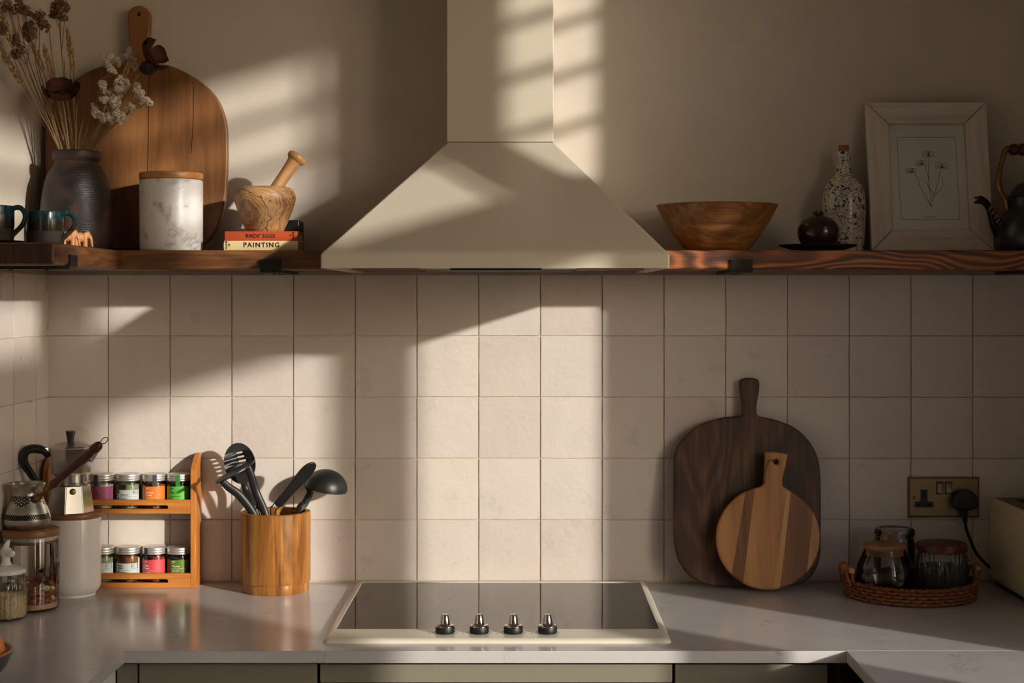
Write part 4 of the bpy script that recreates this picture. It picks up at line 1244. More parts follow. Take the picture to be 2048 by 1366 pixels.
for pts in ([(1853, 312), (1850, 345), (1851, 380), (1853, 412)], [(1843, 327), (1848, 345), (1850, 360)], [(1822, 345), (1830, 358)], [(1874, 338), (1870, 355), (1864, 375), (1857, 395)],
            [(1844, 362), (1852, 378), (1860, 388), (1854, 380), (1844, 362)], [(1877, 352), (1876, 372), (1862, 388), (1854, 402)], [(1853, 414), (1845, 400), (1834, 388)], [(1853, 412), (1842, 390), (1828, 366)], [(1829, 362), (1833, 370)]):
    stroke([fx(*p) for p in pts], .0004)
mk('pencil_drawing', b, M['pencil'], pr, smooth=0)
bt = text_bm('BUTTERCUP', .0042, .0001, spacing=1.2)
xf(bt, Matrix.Translation((0, -.0047, .0712))); mk('caption', bt, M['print_grey'], pr, smooth=0)

# ------------------------------------------------------------------ kettle at the end of the shelf
KP = Vector((1.018, -.112, SZ1))
t = thing('kettle', 'black enamel kettle with an ornate brass spout and red grip on the shelf', 'kettle', KP)
b = new(); lathe(b, [(0, 0), (.078, 0), (.084, .003), (.0865, .012), (.0868, .030), (.084, .048), (.078, .064), (.070, .076), (.0632, .085), (.0608, .090), (.0605, .100), (.0600, .106), (.0565, .108), (0, .108)], 64); mk('body', b, M['kettle'], t)
b = new(); lathe(b, [(0, .106), (.0615, .106), (.0625, .1085), (.061, .111), (.0575, .1125), (.054, .1205), (.046, .131), (.034, .1375), (.012, .140), (.006, .142), (.0045, .147), (.009, .152), (.0095, .157), (.006, .161), (0, .162)], 48); mk('lid', b, M['kettle'], t)
def kw(px, py, Y=-.112): return W(px, py, Y) - KP
b = new(); tube(b, spline([kw(2004, 468), kw(1992, 452), kw(1985, 432), kw(1978, 415), kw(1968, 403), kw(1958, 399)], 6), [.015, .0115, .009, .0075, .0075, .0085], 14, cap=False)
bmesh.ops.solidify(b, geom=b.faces[:], thickness=.001)
tube(b, spline([kw(1960, 401), kw(1954, 404), kw(1949, 406)], 4), [.0045, .0035, .002], 8)
tube(b, spline([kw(1960, 398), kw(1955, 396), kw(1949, 395)], 4), [.0045, .003, .002], 8)
sp_ = mk('spout', b, M['kettle'], t)
b = new()
for k in range(12):
    q = k / 11
    p = kw(2000 - 22 * q + 3 * math.sin(q * 3), 462 - 48 * q)
    ico(b, p + Vector((-.003 + .005 * (k % 2), -.010 + .002 * q, 0)), .0042, 1, .6, 1, 1)
mk('brass_scales', b, M['brass'], sp_)
b = new()
hp = [kw(2013, 428), kw(2014, 415), kw(2010, 398), kw(2001, 382), kw(1997, 362), kw(2000, 338), kw(2006, 316), kw(2010, 302), kw(2018, 297), kw(2030, 296)]
tube(b, spline(hp, 6), [.004, .004, .0045, .0055, .0058, .005, .005, .0065, .0055, .004], 10)
hd = mk('handle_arm', b, M['brass'], t)
mirror = [Vector((-v.x, v.y, v.z)) for v in hp]
b = new(); tube(b, spline(mirror, 6), [.004, .004, .0045, .0055, .0058, .005, .005, .0065, .0055, .004], 10)
mk('handle_arm', b, M['brass'], t)
x0 = kw(2018, 0).x; zz = kw(0, 299).z
b = new(); prof = [(0, x0), (.006, x0), (.0105, x0 + .003), (.0118, x0 + .009), (.0105, x0 + .016), (.0085, x0 + .0185), (.0115, x0 + .0215), (.0125, x0 + .03), (.0118, 0)]
lathe(b, prof + [(r, -z) for r, z in prof[:-1][::-1]], 24); xf(b, Matrix.Translation((0, 0, zz)) @ Matrix.Rotation(PI / 2, 4, 'Y'))
bmesh.ops.recalc_face_normals(b, faces=b.faces[:])
mk('grip', b, M['kettle_grip'], hd)

# ------------------------------------------------------------------ tall white canister, coffee maker
QP = Vector((-.8805, -.1395, ZC))
t = thing('canister', 'tall plain white ceramic canister with a wooden lid under the coffee maker', 'canister', QP)
b = new(); lathe(b, [(0, 0), (.0405, 0), (.0418, .001), (.0418, .0045), (.0412, .0055), (.0445, .0075), (.0495, .0135), (.0518, .021), (.0524, .03), (.0524, .150), (.0518, .1525), (0, .1525)], 64); mk('body', b, M['white_ceramic'], t)
b = new(); lathe(b, [(0, .1527), (.0500, .1527), (.0528, .1533), (.0535, .1545), (.0535, .1602), (.0528, .1618), (.0505, .1624), (0, .1624)], 64); mk('lid', b, M['lid_dark'], t)
MK = Vector((-.8868, -.1395, ZC + .1626))
t = thing('moka_pot', 'octagonal aluminium stovetop coffee maker with black handle on the tall canister', 'coffee maker', MK)
ph = math.radians(-86.5)
def octo(prof, name, mat, parent, sm=8):
    b = new(); lathe(b, prof, 8, phase=ph); bmesh.ops.recalc_face_normals(b, faces=b.faces[:])
    FLAT[0] = True
    bmesh.ops.bevel(b, geom=[e for e in b.edges if abs(e.verts[0].co.z - e.verts[1].co.z) > .006], offset=.0012, segments=2, affect='EDGES', clamp_overlap=True)
    return mk(name, b, mat, parent, smooth=12)
octo([(0, 0), (.0445, 0), (.0455, .0015), (.0385, .0525), (.0365, .0545), (0, .0545)], 'boiler', M['aluminium'], t)
b = new(); lathe(b, [(0, .054), (.0365, .054), (.0372, .0555), (.0372, .060), (.0355, .0605), (.0355, .073), (.0372, .0738), (.0372, .0765), (0, .0765)], 48); mk('collar', b, M['aluminium'], t)
octo([(0, .0765), (.0362, .0765), (.0385, .079), (.0455, .1245), (.0458, .1262), (0, .1262)], 'jug', M['aluminium'], t)
octo([(0, .1262), (.0468, .1262), (.0468, .1275), (.0445, .1292), (.014, .1378), (0, .1378)], 'lid', M['aluminium'], t)
b = new(); lathe(b, [(0, .1375), (.0062, .1375), (.0066, .140), (.0078, .148), (.0098, .1565), (.0095, .1585), (0, .159)], 8, phase=ph); mk('lid_knob', b, M['black_plastic'], t, smooth=20)
b = new(); lathe(b, [(0, 0), (.0062, 0), (.0062, .002), (.0045, .0032), (.0045, .005), (.0025, .0056), (0, .0056)], 12)
vdir = Vector((math.sin(math.radians(26)), -math.cos(math.radians(26)), .1)).normalized()
xf(b, Matrix.Translation(Vector((vdir.x, vdir.y, 0)) * .0372 + Vector((-.0025, 0, .0435))) @ vdir.to_track_quat('Z', 'Y').to_matrix().to_4x4()); mk('valve', b, M['brass'], t)
b = new()                                                      # pouring lip away from the handle
lip = [Vector((.043, -.010, .1262)), Vector((.043, .010, .1262)), Vector((.0605, 0, .1262)), Vector((.0405, -.006, .098)), Vector((.0405, .006, .098)), Vector((.043, 0, .097))]
v = [b.verts.new(p) for p in lip]
for f in ((0, 2, 1), (0, 3, 5, 2), (1, 2, 5, 4), (0, 1, 4, 3), (3, 4, 5)): b.faces.new([v[i] for i in f])
bmesh.ops.recalc_face_normals(b, faces=b.faces[:]); mk('spout', b, M['aluminium'], t, smooth=20)
b = new()
hp = [(-.046, -.004, .110), (-.053, -.004, .121), (-.062, -.005, .1255), (-.078, -.006, .1275), (-.090, -.007, .1235), (-.0955, -.007, .112), (-.092, -.007, .098), (-.083, -.0065, .084), (-.074, -.006, .071), (-.066, -.006, .0635), (-.0605, -.006, .0625)]
HA = math.radians(34)
tube(b, spline([(x * .965 * math.cos(HA), x * .965 * math.sin(HA), z) for x, y, z in hp], 5), [.006, .009, .0108, .0110, .0112, .0112, .0108, .0100, .0092, .0078, .0055], 12, flat=.8)
mk('handle', b, M['black_plastic'], t)
b = new(); box(b, -.066, -.040, -.007, .007, .1215, .1285, .001); xf(b, Matrix.Rotation(HA, 4, 'Z')); mk('hinge', b, M['aluminium'], t)

# ------------------------------------------------------------------ jar of nuts and cezve
JP = Vector((-.9212, -.277, ZC))
t = thing('storage_jar', 'tall clear glass jar of almonds with a sealed wooden lid', 'jar', JP)
b = new(); lathe(b, [(0, .0012), (.046, .0012), (.0505, .003), (.0522, .007), (.0525, .012), (.0525, .1355), (.0518, .1375), (.0505, .1365)], 64); mk('glass', b, M['glass'], t)
b = new(); lathe(b, [(0, .1255), (.0485, .1255), (.0492, .1265), (.0492, .1305), (.0485, .1315), (0, .1315)], 48)
mk('lid_plug', b, M['lid_dark'], t)
b = new(); lathe(b, [(.0478, .1312), (.0500, .1312), (.0501, .134), (.0494, .1352), (.0500, .1365), (.0500, .1385), (.0478, .1385)], 48); mk('seal_ring', b, M['silicone'], t)
b = new(); lathe(b, [(0, .1385), (.0515, .1385), (.0528, .1398), (.0530, .1415), (.0530, .1475), (.0522, .1500), (.0500, .1512), (0, .1512)], 64); mk('lid', b, M['lid_dark'], t)
# almonds and pale nuts, each a thing, on a bed of oat crumbs
def almond_mesh(name, mat, seed):
    b = new(); r = random.Random(seed)
    ico(b, Vector(), .0125, 1, .62, .42, 2)
    for v in b.verts:
        k = v.co.x / .0125
        v.co.y *= 1 - .35 * max(0, k) ** 2 - .12 * k; v.co.z *= 1 - .2 * max(0, k)
        v.co += Vector((r.uniform(-1, 1), r.uniform(-1, 1), r.uniform(-1, 1))) * .0003
    me = bpy.data.meshes.new(name); b.to_mesh(me); b.free(); me.shade_smooth(); me.materials.append(mat)
    return me
alm = [almond_mesh('almond', M['almond'], k) for k in range(3)] + [almond_mesh('pale_nut', M['nut_pale'], 9)]
rn = random.Random(12)
levels = [(.0215, 16, .0375), (.0295, 15, .037), (.0375, 13, .037), (.046, 10, .037)]
ai = 0
for z, n, rad in levels:
    for k in range(n):
        a = k / n * 2 * PI + rn.uniform(-.1, .1) + z * 60
        dz = .006 * math.sin(a - .2) + rn.uniform(-.002, .002)
        if z > .04 and -.4 + math.sin(a) > .6: continue
        pale = (ai % 9) == 4
        nm = 'pale_nut' if pale else 'almond'
        o = bpy.data.objects.new(nm, alm[3] if pale else alm[ai % 3]); COL.objects.link(o)
        o.location = JP + Vector((math.cos(a) * rad, math.sin(a) * rad, z + dz)); o.rotation_euler = (rn.uniform(-.6, .6), rn.uniform(-.5, .5), a + PI / 2 + rn.uniform(-.5, .5))
        if pale: o.scale = (.72, .95, 1.1)
        tag(o, 'pale blanched nut among the almonds in the tall glass jar' if pale else 'brown skinned almond in the heap inside the tall glass jar', 'nut', 'pale nuts in the glass jar' if pale else 'almonds in the glass jar')
        ai += 1
b = new(); lathe(b, [(0, .0055), (.0485, .0055), (.0492, .012), (.0485, .0145), (0, .0165)], 40)
for k in range(700):
    a = rn.uniform(0, 2 * PI); rad = .0488 * math.sqrt(rn.uniform(.55, 1)); z = .0065 + rn.random() ** 1.6 * .011
    ico(b, Vector((math.cos(a) * rad, math.sin(a) * rad, z)), rn.uniform(.0011, .0021), 1, .8, .5, 0, Euler((rn.random() * 3, rn.random() * 3, rn.random() * 3)))
o = mk('oat_crumbs', b, M['oats'], smooth=0); o.location = JP; tag(o, 'pale oat crumbs at the bottom of the almond jar', 'oats', kind='stuff')
b = new(); lathe(b, [(0, .018), (.024, .018), (.026, .03), (.022, .044), (.0, .048)], 20)
for v in b.verts: v.co += Vector((rn.uniform(-1, 1), rn.uniform(-1, 1), rn.uniform(-1, 1))) * .0015
o = mk('broken_nuts', b, M['almond']); o.location = JP; tag(o, 'broken nuts filling the core of the almond jar', 'nuts', kind='stuff')

EP = Vector((W(54, 0, -.275).x, -.275, ZC + .1514))
t = thing('coffee_pot', 'engraved pewter long-handled coffee pot standing on the almond jar', 'coffee pot', EP)
b = new(); lathe(b, [(0, 0), (.032, 0), (.0365, .0012), (.0405, .006), (.0428, .0125), (.0430, .019), (.0412, .027), (.0375, .037), (.0332, .047), (.0295, .057), (.0278, .064), (.0276, .069), (.0290, .0735), (.0322, .078), (.0335, .0805), (.0336, .083), (.0325, .0845), (.0308, .0835), (.0285, .078), (.026, .070), (.026, .064), (.036, .035), (.040, .018), (.03, .004), (0, .003)], 64,
              mod=lambda r, z, a: r * (1 + (.085 * max(0, math.cos(a + 1.9)) ** 24 if z > .076 else 0)))
mk('body', b, M['pewter'], t)
hs, he = Vector((.024, -.024, .056)), W(203, 886, -.31) - EP
dd = (he - hs); HL = dd.length; dd.normalize()
q = dd.to_track_quat('Z', 'Y').to_matrix().to_4x4(); TM = Matrix.Translation(hs) @ q
b = new(); lathe(b, [(0, -.004), (.006, -.003), (.0085, .003), (.0065, .008), (.0045, .014), (.0040, .022), (.0058, .026), (.0045, .030), (.005, .036), (.0062, .041), (0, .041)], 16)
xf(b, TM); hnd = mk('ferrule', b, M['brass'], t)
b = new(); W0 = .040; WL = HL - W0
lathe(b, [(0, W0), (.0062, W0), (.0088, W0 + .004), (.0082, W0 + .012), (.0066, W0 + .017), (.0078, W0 + .021), (.0070, W0 + .024), (.0080, W0 + WL * .40), (.0094, W0 + WL * .56), (.0097, W0 + WL * .66), (.0088, W0 + WL * .76), (.0070, W0 + WL * .80), (.0090, W0 + WL * .825), (.0098, W0 + WL * .88), (.0088, W0 + WL * .94), (.0055, W0 + WL * .985), (0, W0 + WL)], 28)
xf(b, TM); mk('handle', b, M['handle_wood'], t)
b = new(); cc = he + dd * .007
tube(b, [cc + dd * .008 * math.cos(k / 20 * 2 * PI) + Vector((0, .3, .95)).normalized().cross(dd).normalized() * 0 + (dd.cross(Vector((0, 1, 0))).normalized() * .0045 * math.sin(k / 20 * 2 * PI)) for k in range(20)], .0009, 6, closed=True)
mk('hanging_ring', b, M['brass'], t)

# ------------------------------------------------------------------ ribbed jar with the animal lid
RP = Vector((-.9378, -.366, ZC))
t = thing('storage_jar', 'ribbed glass jar of grain with a white china lid topped by an animal head', 'jar', RP)
rib = lambda r, z, a: r * (1 + (.018 * math.cos(26 * a) if .008 < z < .067 else 0))
b = new(); lathe(b, [(0, .001), (.032, .001), (.0352, .003), (.0362, .008), (.0364, .012), (.0364, .030), (.0364, .050), (.0362, .062), (.0340, .069), (.0322, .073), (.0318, .077), (.0325, .079), (.0325, .083), (.0312, .083)], 156, mod=rib); mk('glass', b, M['glass_rib'], t)
b = new()
fd_ = lambda c, r, a=1, d=1, e=1: ball(b, Vector(c), r, a, d, e, 16, 12)
lathe(b, [(0, .0825), (.0335, .0825), (.0352, .084), (.0352, .087), (.0335, .0905), (.026, .0945), (.015, .0975), (0, .0985)], 48)
mk('lid', b, M['porcelain'], t)
b = new()
lathe(b, [(0, .094), (.013, .0955), (.0092, .0995), (.0074, .105), (.0076, .111), (.009, .117), (0, .12)], 20)
fd_((0, 0, .120), .0105, 1.05, 1, 1.1)
tube(b, [Vector((.002, -.004, .1215)), Vector((.0085, -.008, .1205)), Vector((.0135, -.010, .1195))], [.0075, .0062, .0056], 12)
fd_((.0140, -.0100, .1192), .0062)
for s in (-1, 1):
    tube(b, [Vector((-.002, s * .004, .125)), Vector((.001, s * .0055, .134)), Vector((.0045, s * .005, .1425))], [.0046, .004, .0013], 8)
mk('animal_knob', fuse(b, .0011, 2), M['porcelain'], t, smooth=70)
b = new(); lathe(b, [(0, .0045), (.0305, .0045), (.0330, .007), (.0332, .040), (.031, .0425), (0, .044)], 40)
for k in range(2600):
    a = rn.uniform(0, 2 * PI)
    z = rn.uniform(.005, .0425); rad = .0336
    if k % 5 == 0: rad = .0336 * math.sqrt(rn.random()); z = .043 + .001 * rn.random()
    ico(b, Vector((math.cos(a) * rad, math.sin(a) * rad, z)), .0011, 1.7, .8, .8, 0, Euler((rn.random() * 3, rn.random() * 3, rn.random() * 3)))
o = mk('grain', b, M['grain'], smooth=0); o.location = RP; tag(o, 'pale short grain filling the lower half of the ribbed jar', 'grain', kind='stuff')

# ------------------------------------------------------------------ fruit bowl and orange
FB = Vector((-.858, -.852, ZC))
t = thing('fruit_bowl', 'dark grey bowl with a bare wooden rim holding an orange on the worktop', 'bowl', FB)
b = new(); lathe(b, [(0, 0), (.045, 0), (.048, .0015), (.066, .012), (.079, .027), (.0862, .044), (.0872, .0485)], 64); mk('shell', b, M['stone_bowl'], t)
b = new(); lathe(b, [(.0872, .0485), (.0868, .0505), (.0845, .051), (.0825, .0495), (.0745, .030), (.060, .015), (.042, .006), (0, .005)], 64); mk('inside', b, M['handle_wood'], t)
b = new(); lathe(b, [(.0874, .0483), (.0870, .0508), (.0845, .0513), (.0822, .0497)], 64); mk('rim', b, M['lid_wood'], t)
OG = FB + Vector((.041, .0, .006 + .0385))
t = thing('orange', 'ripe orange lying in the dark grey bowl', 'orange', OG + Vector((0, 0, .004)))
b = new(); ico(b, Vector(), .0372, 1, 1, .95, 4); mk('fruit', b, M['orange'], t)
b = new(); lathe(b, [(0, .0352), (.0025, .0356), (.0035, .0348), (.002, .034)], 8); mk('stem_button', b, M['leaf'] if 'leaf' in M else M['cork'], t)

# ------------------------------------------------------------------ bamboo spice rack and its jars
RXL, RXR, RYF, RYB = -.9640, -.6570, -.0670, -.0062
rack = thing('spice_rack', 'two-tier bamboo spice rack with slotted rails standing against the tiles', 'spice rack', ((RXL + RXR) / 2, RYB, ZC))
def side_panel(x0, x1):
    o = [(RYF, ZC), (RYB, ZC), (RYB, 1.1655), (RYB - .014, 1.1650), (RYB - .026, 1.1605), (RYB - .040, 1.1535), (RYB - .050, 1.146), (RYF + .002, 1.136), (RYF, 1.128)]
    b = new(); lo = [b.verts.new((x0, y, z)) for y, z in o]; hi = [b.verts.new((x1, y, z)) for y, z in o]
    FLAT[0] = True
    n = len(o); b.faces.new(lo); b.faces.new(hi)
    for i in range(n): b.faces.new((lo[i], lo[(i + 1) % n], hi[(i + 1) % n], hi[i]))
    bmesh.ops.recalc_face_normals(b, faces=b.faces[:]); bmesh.ops.bevel(b, geom=b.edges[:], offset=.0008, segments=1, affect='EDGES', clamp_overlap=True)
    mk('side_panel', b, M['bamboo_up'], rack, world=True)
side_panel(RXL, RXL + .011); side_panel(RXR - .011, RXR)
def slot_rail(z0, z1):
    xa, xb = RXL + .0112, RXR - .0112
    zc = z0 + (z1 - z0) * .47; r = .0036
    hole = [(xb - .048 + r * math.cos(a), zc + r * math.sin(a)) for a in [(-.5 + k / 8) * PI for k in range(9)]] + [(xa + .048 + r * math.cos(a), zc + r * math.sin(a)) for a in [(.5 + k / 8) * PI for k in range(9)]]
    bm = slab([(xa, z0), (xb, z0), (xb, z1), (xa, z1)], .0085, .0006, [hole])
    xf(bm, Matrix.Translation((0, RYF + .0087, 0)))
    mk('rail', bm, M['bamboo'], rack, world=True)
slot_rail(1.0490, 1.0768); slot_rail(ZC + .0005, .9295)
for z in (1.0495, ZC + .002):
    b = new(); box(b, RXL + .0112, RXR - .0112, RYF + .009, RYB, z, z + .0055); mk('shelf', b, M['bamboo'], rack, smooth=0, world=True)
JR, JH = .0243, .0715
def spice(label, x, z0, content, base_mat, lines, txt_mat, lab_z=(.012, .047), lab_ang=(-1.25, 1.25), seal=None, extra=None, lx=-.014):
    y = RYF + .0092 + JR + .0006
    t = thing('spice_jar', label, 'jar', (x, y, z0), group='spice jars in the bamboo rack')
    b = new(); lathe(b, [(0, .0005), (.0215, .0005), (.0233, .002), (.0238, .005), (.0238, .050), (.0225, .0555), (.0218, .058)], 40); mk('glass', b, M['glass'], t)
    b = new(); lathe(b, [(0, .003), (.0220, .003), (.0224, .006), (.0224, content[1]), (.0, content[1] + .001)], 32); mk('contents', b, content[0], t)
    b = new(); lathe(b, [(0, .0575), (.0232, .0572), (.0243, .0580), (.0243, .0600), (.0236, .0608), (.0243, .0620), (.0243, .0645), (.0237, .0655), (.0243, .0668), (.0243, .0695), (.0236, .0708), (.0215, .0715), (.0205, .0709), (0, .0709)], 48); mk('lid', b, M['lid_metal'], t)
    r0 = .02395
    b = new()
    n = 14
    lo = [b.verts.new((r0 * math.sin(a), -r0 * math.cos(a), lab_z[0])) for a in [lab_ang[0] + (lab_ang[1] - lab_ang[0]) * k / n for k in range(n + 1)]]
    hi = [b.verts.new((v.co.x, v.co.y, lab_z[1])) for v in lo]
    for k in range(n): b.faces.new((lo[k], lo[k + 1], hi[k + 1], hi[k]))
    lab = mk('label', b, base_mat, t)
    def word(s, size, zz, xx, m, al='LEFT', bold=0):
        bt = text_bm(s, size, .0001, al, bold=bold)
        xf(bt, Matrix.Translation((xx, 0, zz)))
        wrap(bt, r0 + .0001); mk('lettering', bt, m, lab, smooth=0)
    for s, size, zz in lines: word(s, size, zz, lx, txt_mat)
    def patch(a0, a1, z0_, z1_, m, nm, rr=r0 + .0001, par=None):
        b = new(); k_ = max(2, int((a1 - a0) / .15))
        lo = [b.verts.new((rr * math.sin(a0 + (a1 - a0) * k / k_), -rr * math.cos(a0 + (a1 - a0) * k / k_), z0_)) for k in range(k_ + 1)]
        hi = [b.verts.new((v.co.x, v.co.y, z1_)) for v in lo]
        for k in range(k_): b.faces.new((lo[k], lo[k + 1], hi[k + 1], hi[k]))
        return mk(nm, b, m, par or lab)
    if seal:
        c, m = seal
        patch(c - .18, c + .18, .0470, .0705, m, 'seal_strip', .02445, t)
    if extra: extra(patch, word)
    return t
def rule(z, a0=-.6, a1=.6, m=None):
    return lambda patch, word: patch(a0, a1, z - .0001, z + .0002, m, 'printed_rule')
xs = [W(p, 0, -.033).x for p in (205.5, 257, 309, 358.5)]
zt_, zb_ = 1.0551, ZC + .0076
M['spice_brown'] = plain('spice_brown', (132, 76, 36), .8, vary=.2, nscale=300); M['spice_green'] = plain('spice_green', (134, 140, 104), .9, vary=.3, nscale=300)
M['spice_pale'] = plain('spice_pale', (200, 188, 158), .9, vary=.2, nscale=300); M['spice_red'] = plain('spice_red', (130, 42, 26), .9, vary=.3, nscale=300); M['spice_dark'] = plain('spice_dark', (52, 48, 34), .9, vary=.3, nscale=300)
PB, PW = M['print_black'], M['print_white']
spice('pink-labelled spice jar of garlic granules on the upper tier', xs[0], zt_, (M['spice_pale'], .050), LABEL['pink'], [('M&S', .0038, .0435), ('food', .0018, .0405), ('Garlic', .0048, .0355), ('Granules', .0048, .0305), ('with a sweet mellow', .0020, .0235), ('flavour for', .0020, .021)], PB, seal=(-.35, LABEL['slate']), extra=rule(.0268, -.6, .5, PB))
def parsley(patch, word):
    patch(-1.35, -.62, .012, .040, LABEL['darkgreen'], 'green_band'); word('p', .016, .030, -.0215, PW, bold=.0003)
    patch(-.55, 1.1, .0262, .0265, PB, 'printed_rule')
    for q in ((.62, .66, .0315, .0385), (1.04, 1.08, .0315, .0385)): patch(*q, PB, 'stamp_edge')
    patch(.62, 1.08, .0382, .0386, PB, 'stamp_edge'); patch(.62, 1.08, .0314, .0318, PB, 'stamp_edge')
    word('COOK', .0022, .0364, .0155, PB); word('WITH', .0022, .0337, .0155, PB)
spice('white-labelled jar of parsley with a green band on the upper tier', xs[1], zt_, (M['spice_green'], .050), LABEL['white'], [('PARSLEY', .0042, .0300), ('soft sage leaves', .0024, .0225), ('with a sparkle', .0024, .0192)], PB, lab_z=(.012, .040), lx=-.0110, extra=parsley)
spice('orange-labelled spice jar of ground cumin on the upper tier', xs[2], zt_, (M['spice_brown'], .050), LABEL['orange'], [('M&S', .0040, .0432), ('food', .0019, .0402), ('Ground', .0054, .0350), ('Cumin', .0054, .0297), ('warm and nutty', .0023, .0222)], PW, seal=(.25, LABEL['slate']), extra=rule(.0252, -.65, .5, PW))
def mint(patch, word): patch(-1.25, -.82, .012, .047, LABEL['yellow'], 'yellow_edge')
spice('bright green-labelled spice jar of mint on the upper tier', xs[3], zt_, (M['spice_dark'], .050), LABEL['red'] if False else LABEL['green'], [('M&S', .0040, .0432), ('food', .0019, .0402), ('Mint', .0056, .0345), ('a fresh and cooling flavour', .0021, .0270), ('for lamb', .0021, .0242)], PB, seal=(.1, LABEL['leaf']), extra=mint)
def stamp(patch, word):
    patch(-.9, 1.1, .0262, .0265, PB, 'printed_rule')
    for q in ((.50, .54, .0295, .0385), (1.02, 1.06, .0295, .0385)): patch(*q, PB, 'stamp_edge')
    patch(.50, 1.06, .0382, .0386, PB, 'stamp_edge'); patch(.50, 1.06, .0294, .0298, PB, 'stamp_edge')
    word('COOK', .0024, .0360, .0128, PB); word('WITH', .0024, .0328, .0128, PB)
spice('white-labelled spice jar half hidden by the tall white canister, lower tier', xs[0], zb_, (M['spice_green'], .050), LABEL['white'], [('SAGE', .0042, .0320), ('soft sage', .0026, .0222), ('with fragrance', .0026, .0188)], PB, lab_z=(.012, .040), extra=stamp)
def pap(patch, word): stamp(patch, word); patch(1.15, 1.38, .010, .050, M['print_white'], 'barcode_edge')
spice('white-labelled jar of smoked paprika on the lower tier', xs[1], zb_, (M['spice_brown'], .052), LABEL['white'], [('SMOKED', .0036, .0350), ('PAPRIKA', .0036, .0303), ('add a good spoon for', .0024, .0226), ('depth of flavour', .0024, .0192)], PB, lab_z=(.012, .040), lab_ang=(-1.2, 1.1), lx=-.0185, extra=pap)
spice('red-labelled spice jar of chilli flakes on the lower tier', xs[2], zb_, (M['spice_red'], .052), LABEL['red'], [('M&S', .0042, .0432), ('food', .0019, .0402), ('Chilli', .0054, .0350), ('Flakes', .0054, .0297), ('a hot vibrant heat', .0022, .0222), ('for curries', .0022, .0195)], PW, seal=(-.55, LABEL['slate']), extra=rule(.0252, -.8, .3, PW), lx=-.0185)
spice('olive green-labelled spice jar of thyme on the lower tier', xs[3], zb_, (M['spice_dark'], .048), LABEL['olive'], [('M&S', .0044, .0432), ('food', .0020, .0402), ('Thyme', .0062, .0345), ('Baked camembert', .0024, .0270), ('and slow roast', .0024, .0242), ('fragrant flavour', .0024, .0214)], PW, extra=rule(.0302, -.5, .7, PW), lx=-.0112)

# ------------------------------------------------------------------ utensil holder and utensils
UP = Vector((W(551.8, 0, -.0895).x, -.0895, ZC))
t = thing('utensil_holder', 'round acacia wood utensil holder made of striped staves by the hob', 'utensil holder', UP)
rs = [0.2, 0.75, .42, .55, .68, .30, .80, .25, .5, .62, .36, .7]
for k in range(12):
    a0 = k / 12 * 2 * PI + .13
    b = new(); lathe(b, [(.0585, .010), (.0585, .1565), (.0595, .1575), (.0672, .1575), (.0684, .1562), (.0684, .0205), (.0680, .0195), (.0655, .0192), (.0655, .002), (.0645, .0), (.0585, .0), (.0585, .010)], 6, a0=a0 + .0007, a1=a0 + 2 * PI / 12 - .0007)
    for e in ((b.verts[:],)):
        pass
    bmesh.ops.holes_fill(b, edges=b.edges[:], sides=0)
    bmesh.ops.remove_doubles(b, verts=b.verts[:], dist=1e-6)
    bmesh.ops.recalc_face_normals(b, faces=b.faces[:])
    mk('stave', b, M['stave'], t)
b = new(); lathe(b, [(0, .006), (.0582, .006), (.0582, .012), (0, .012)], 40); mk('base', b, M['strip_dark'], t)
def ut(px, py, dy=0.0):
    return W(px, py, UP.y + dy)
def frame_of(n, up):
    n = n.normalized(); u = (up - n * up.dot(n)).normalized(); return u, n.cross(u), n
def plate_solid(outline, holes, thick, C, ux, uz, ny, bev=.0005, dish=0.0):
    """thin shaped sheet in a plane through C (ux across, uz along, ny its face)"""
    bm = slab(outline, thick, bev, holes)
    for v in bm.verts:
        p = v.co
        d = dish * ((p.x / .02) ** 2 + (p.z / .03) ** 2) if dish else 0
        v.co = C + ux * p.x + uz * p.z + ny * (-p.y + d)
    return bm
foot = UP + Vector((0, 0, .014))
# slotted spoon
t = thing('slotted_spoon', 'black slotted spoon standing highest in the acacia utensil holder', 'slotted spoon', foot + Vector((-.010, .022, 0)))
C = ut(480, 926, .030); up_ = (ut(472, 890, .030) - ut(486, 962, .030)).normalized(); nn = Vector((.12, -.97, .2)); nn = (nn - up_ * nn.dot(up_)).normalized(); ux = -nn.cross(up_)
ol = [(.031 * math.sin(a) * (1 - .1 * (math.cos(a) < 0) * math.cos(a) ** 2), .0415 * math.cos(a)) for a in [k / 40 * 2 * PI for k in range(40)]]
holes = []
for k in range(5):
    z = .021 - k * .0086; w_ = .0075 - .0006 * abs(k - 2); x = .003 + k * .0012
    holes.append([(x + sx * (w_ - .0018) + .0018 * math.cos(a), z + .0018 * math.sin(a)) for sx, rng in ((1, range(7)), (-1, range(6, 13))) for a in [(-.5 + j / 6) * PI for j in rng]])
mk('blade', plate_solid(ol, holes, .0028, C, ux, up_, nn, .0006, .006), M['nylon'], t, world=True, smooth=50)
b = new(); tube(b, spline([C - up_ * .036 + nn * .005, ut(492, 980, .030), ut(504, 1008, .018), ut(514, 1035, .016), foot + Vector((-.010, .022, .004))], 6), [.006, .0072, .008, .0085, .0075, .007], 12, flat=.62, up=nn); mk('handle', b, M['nylon'], t, world=True)
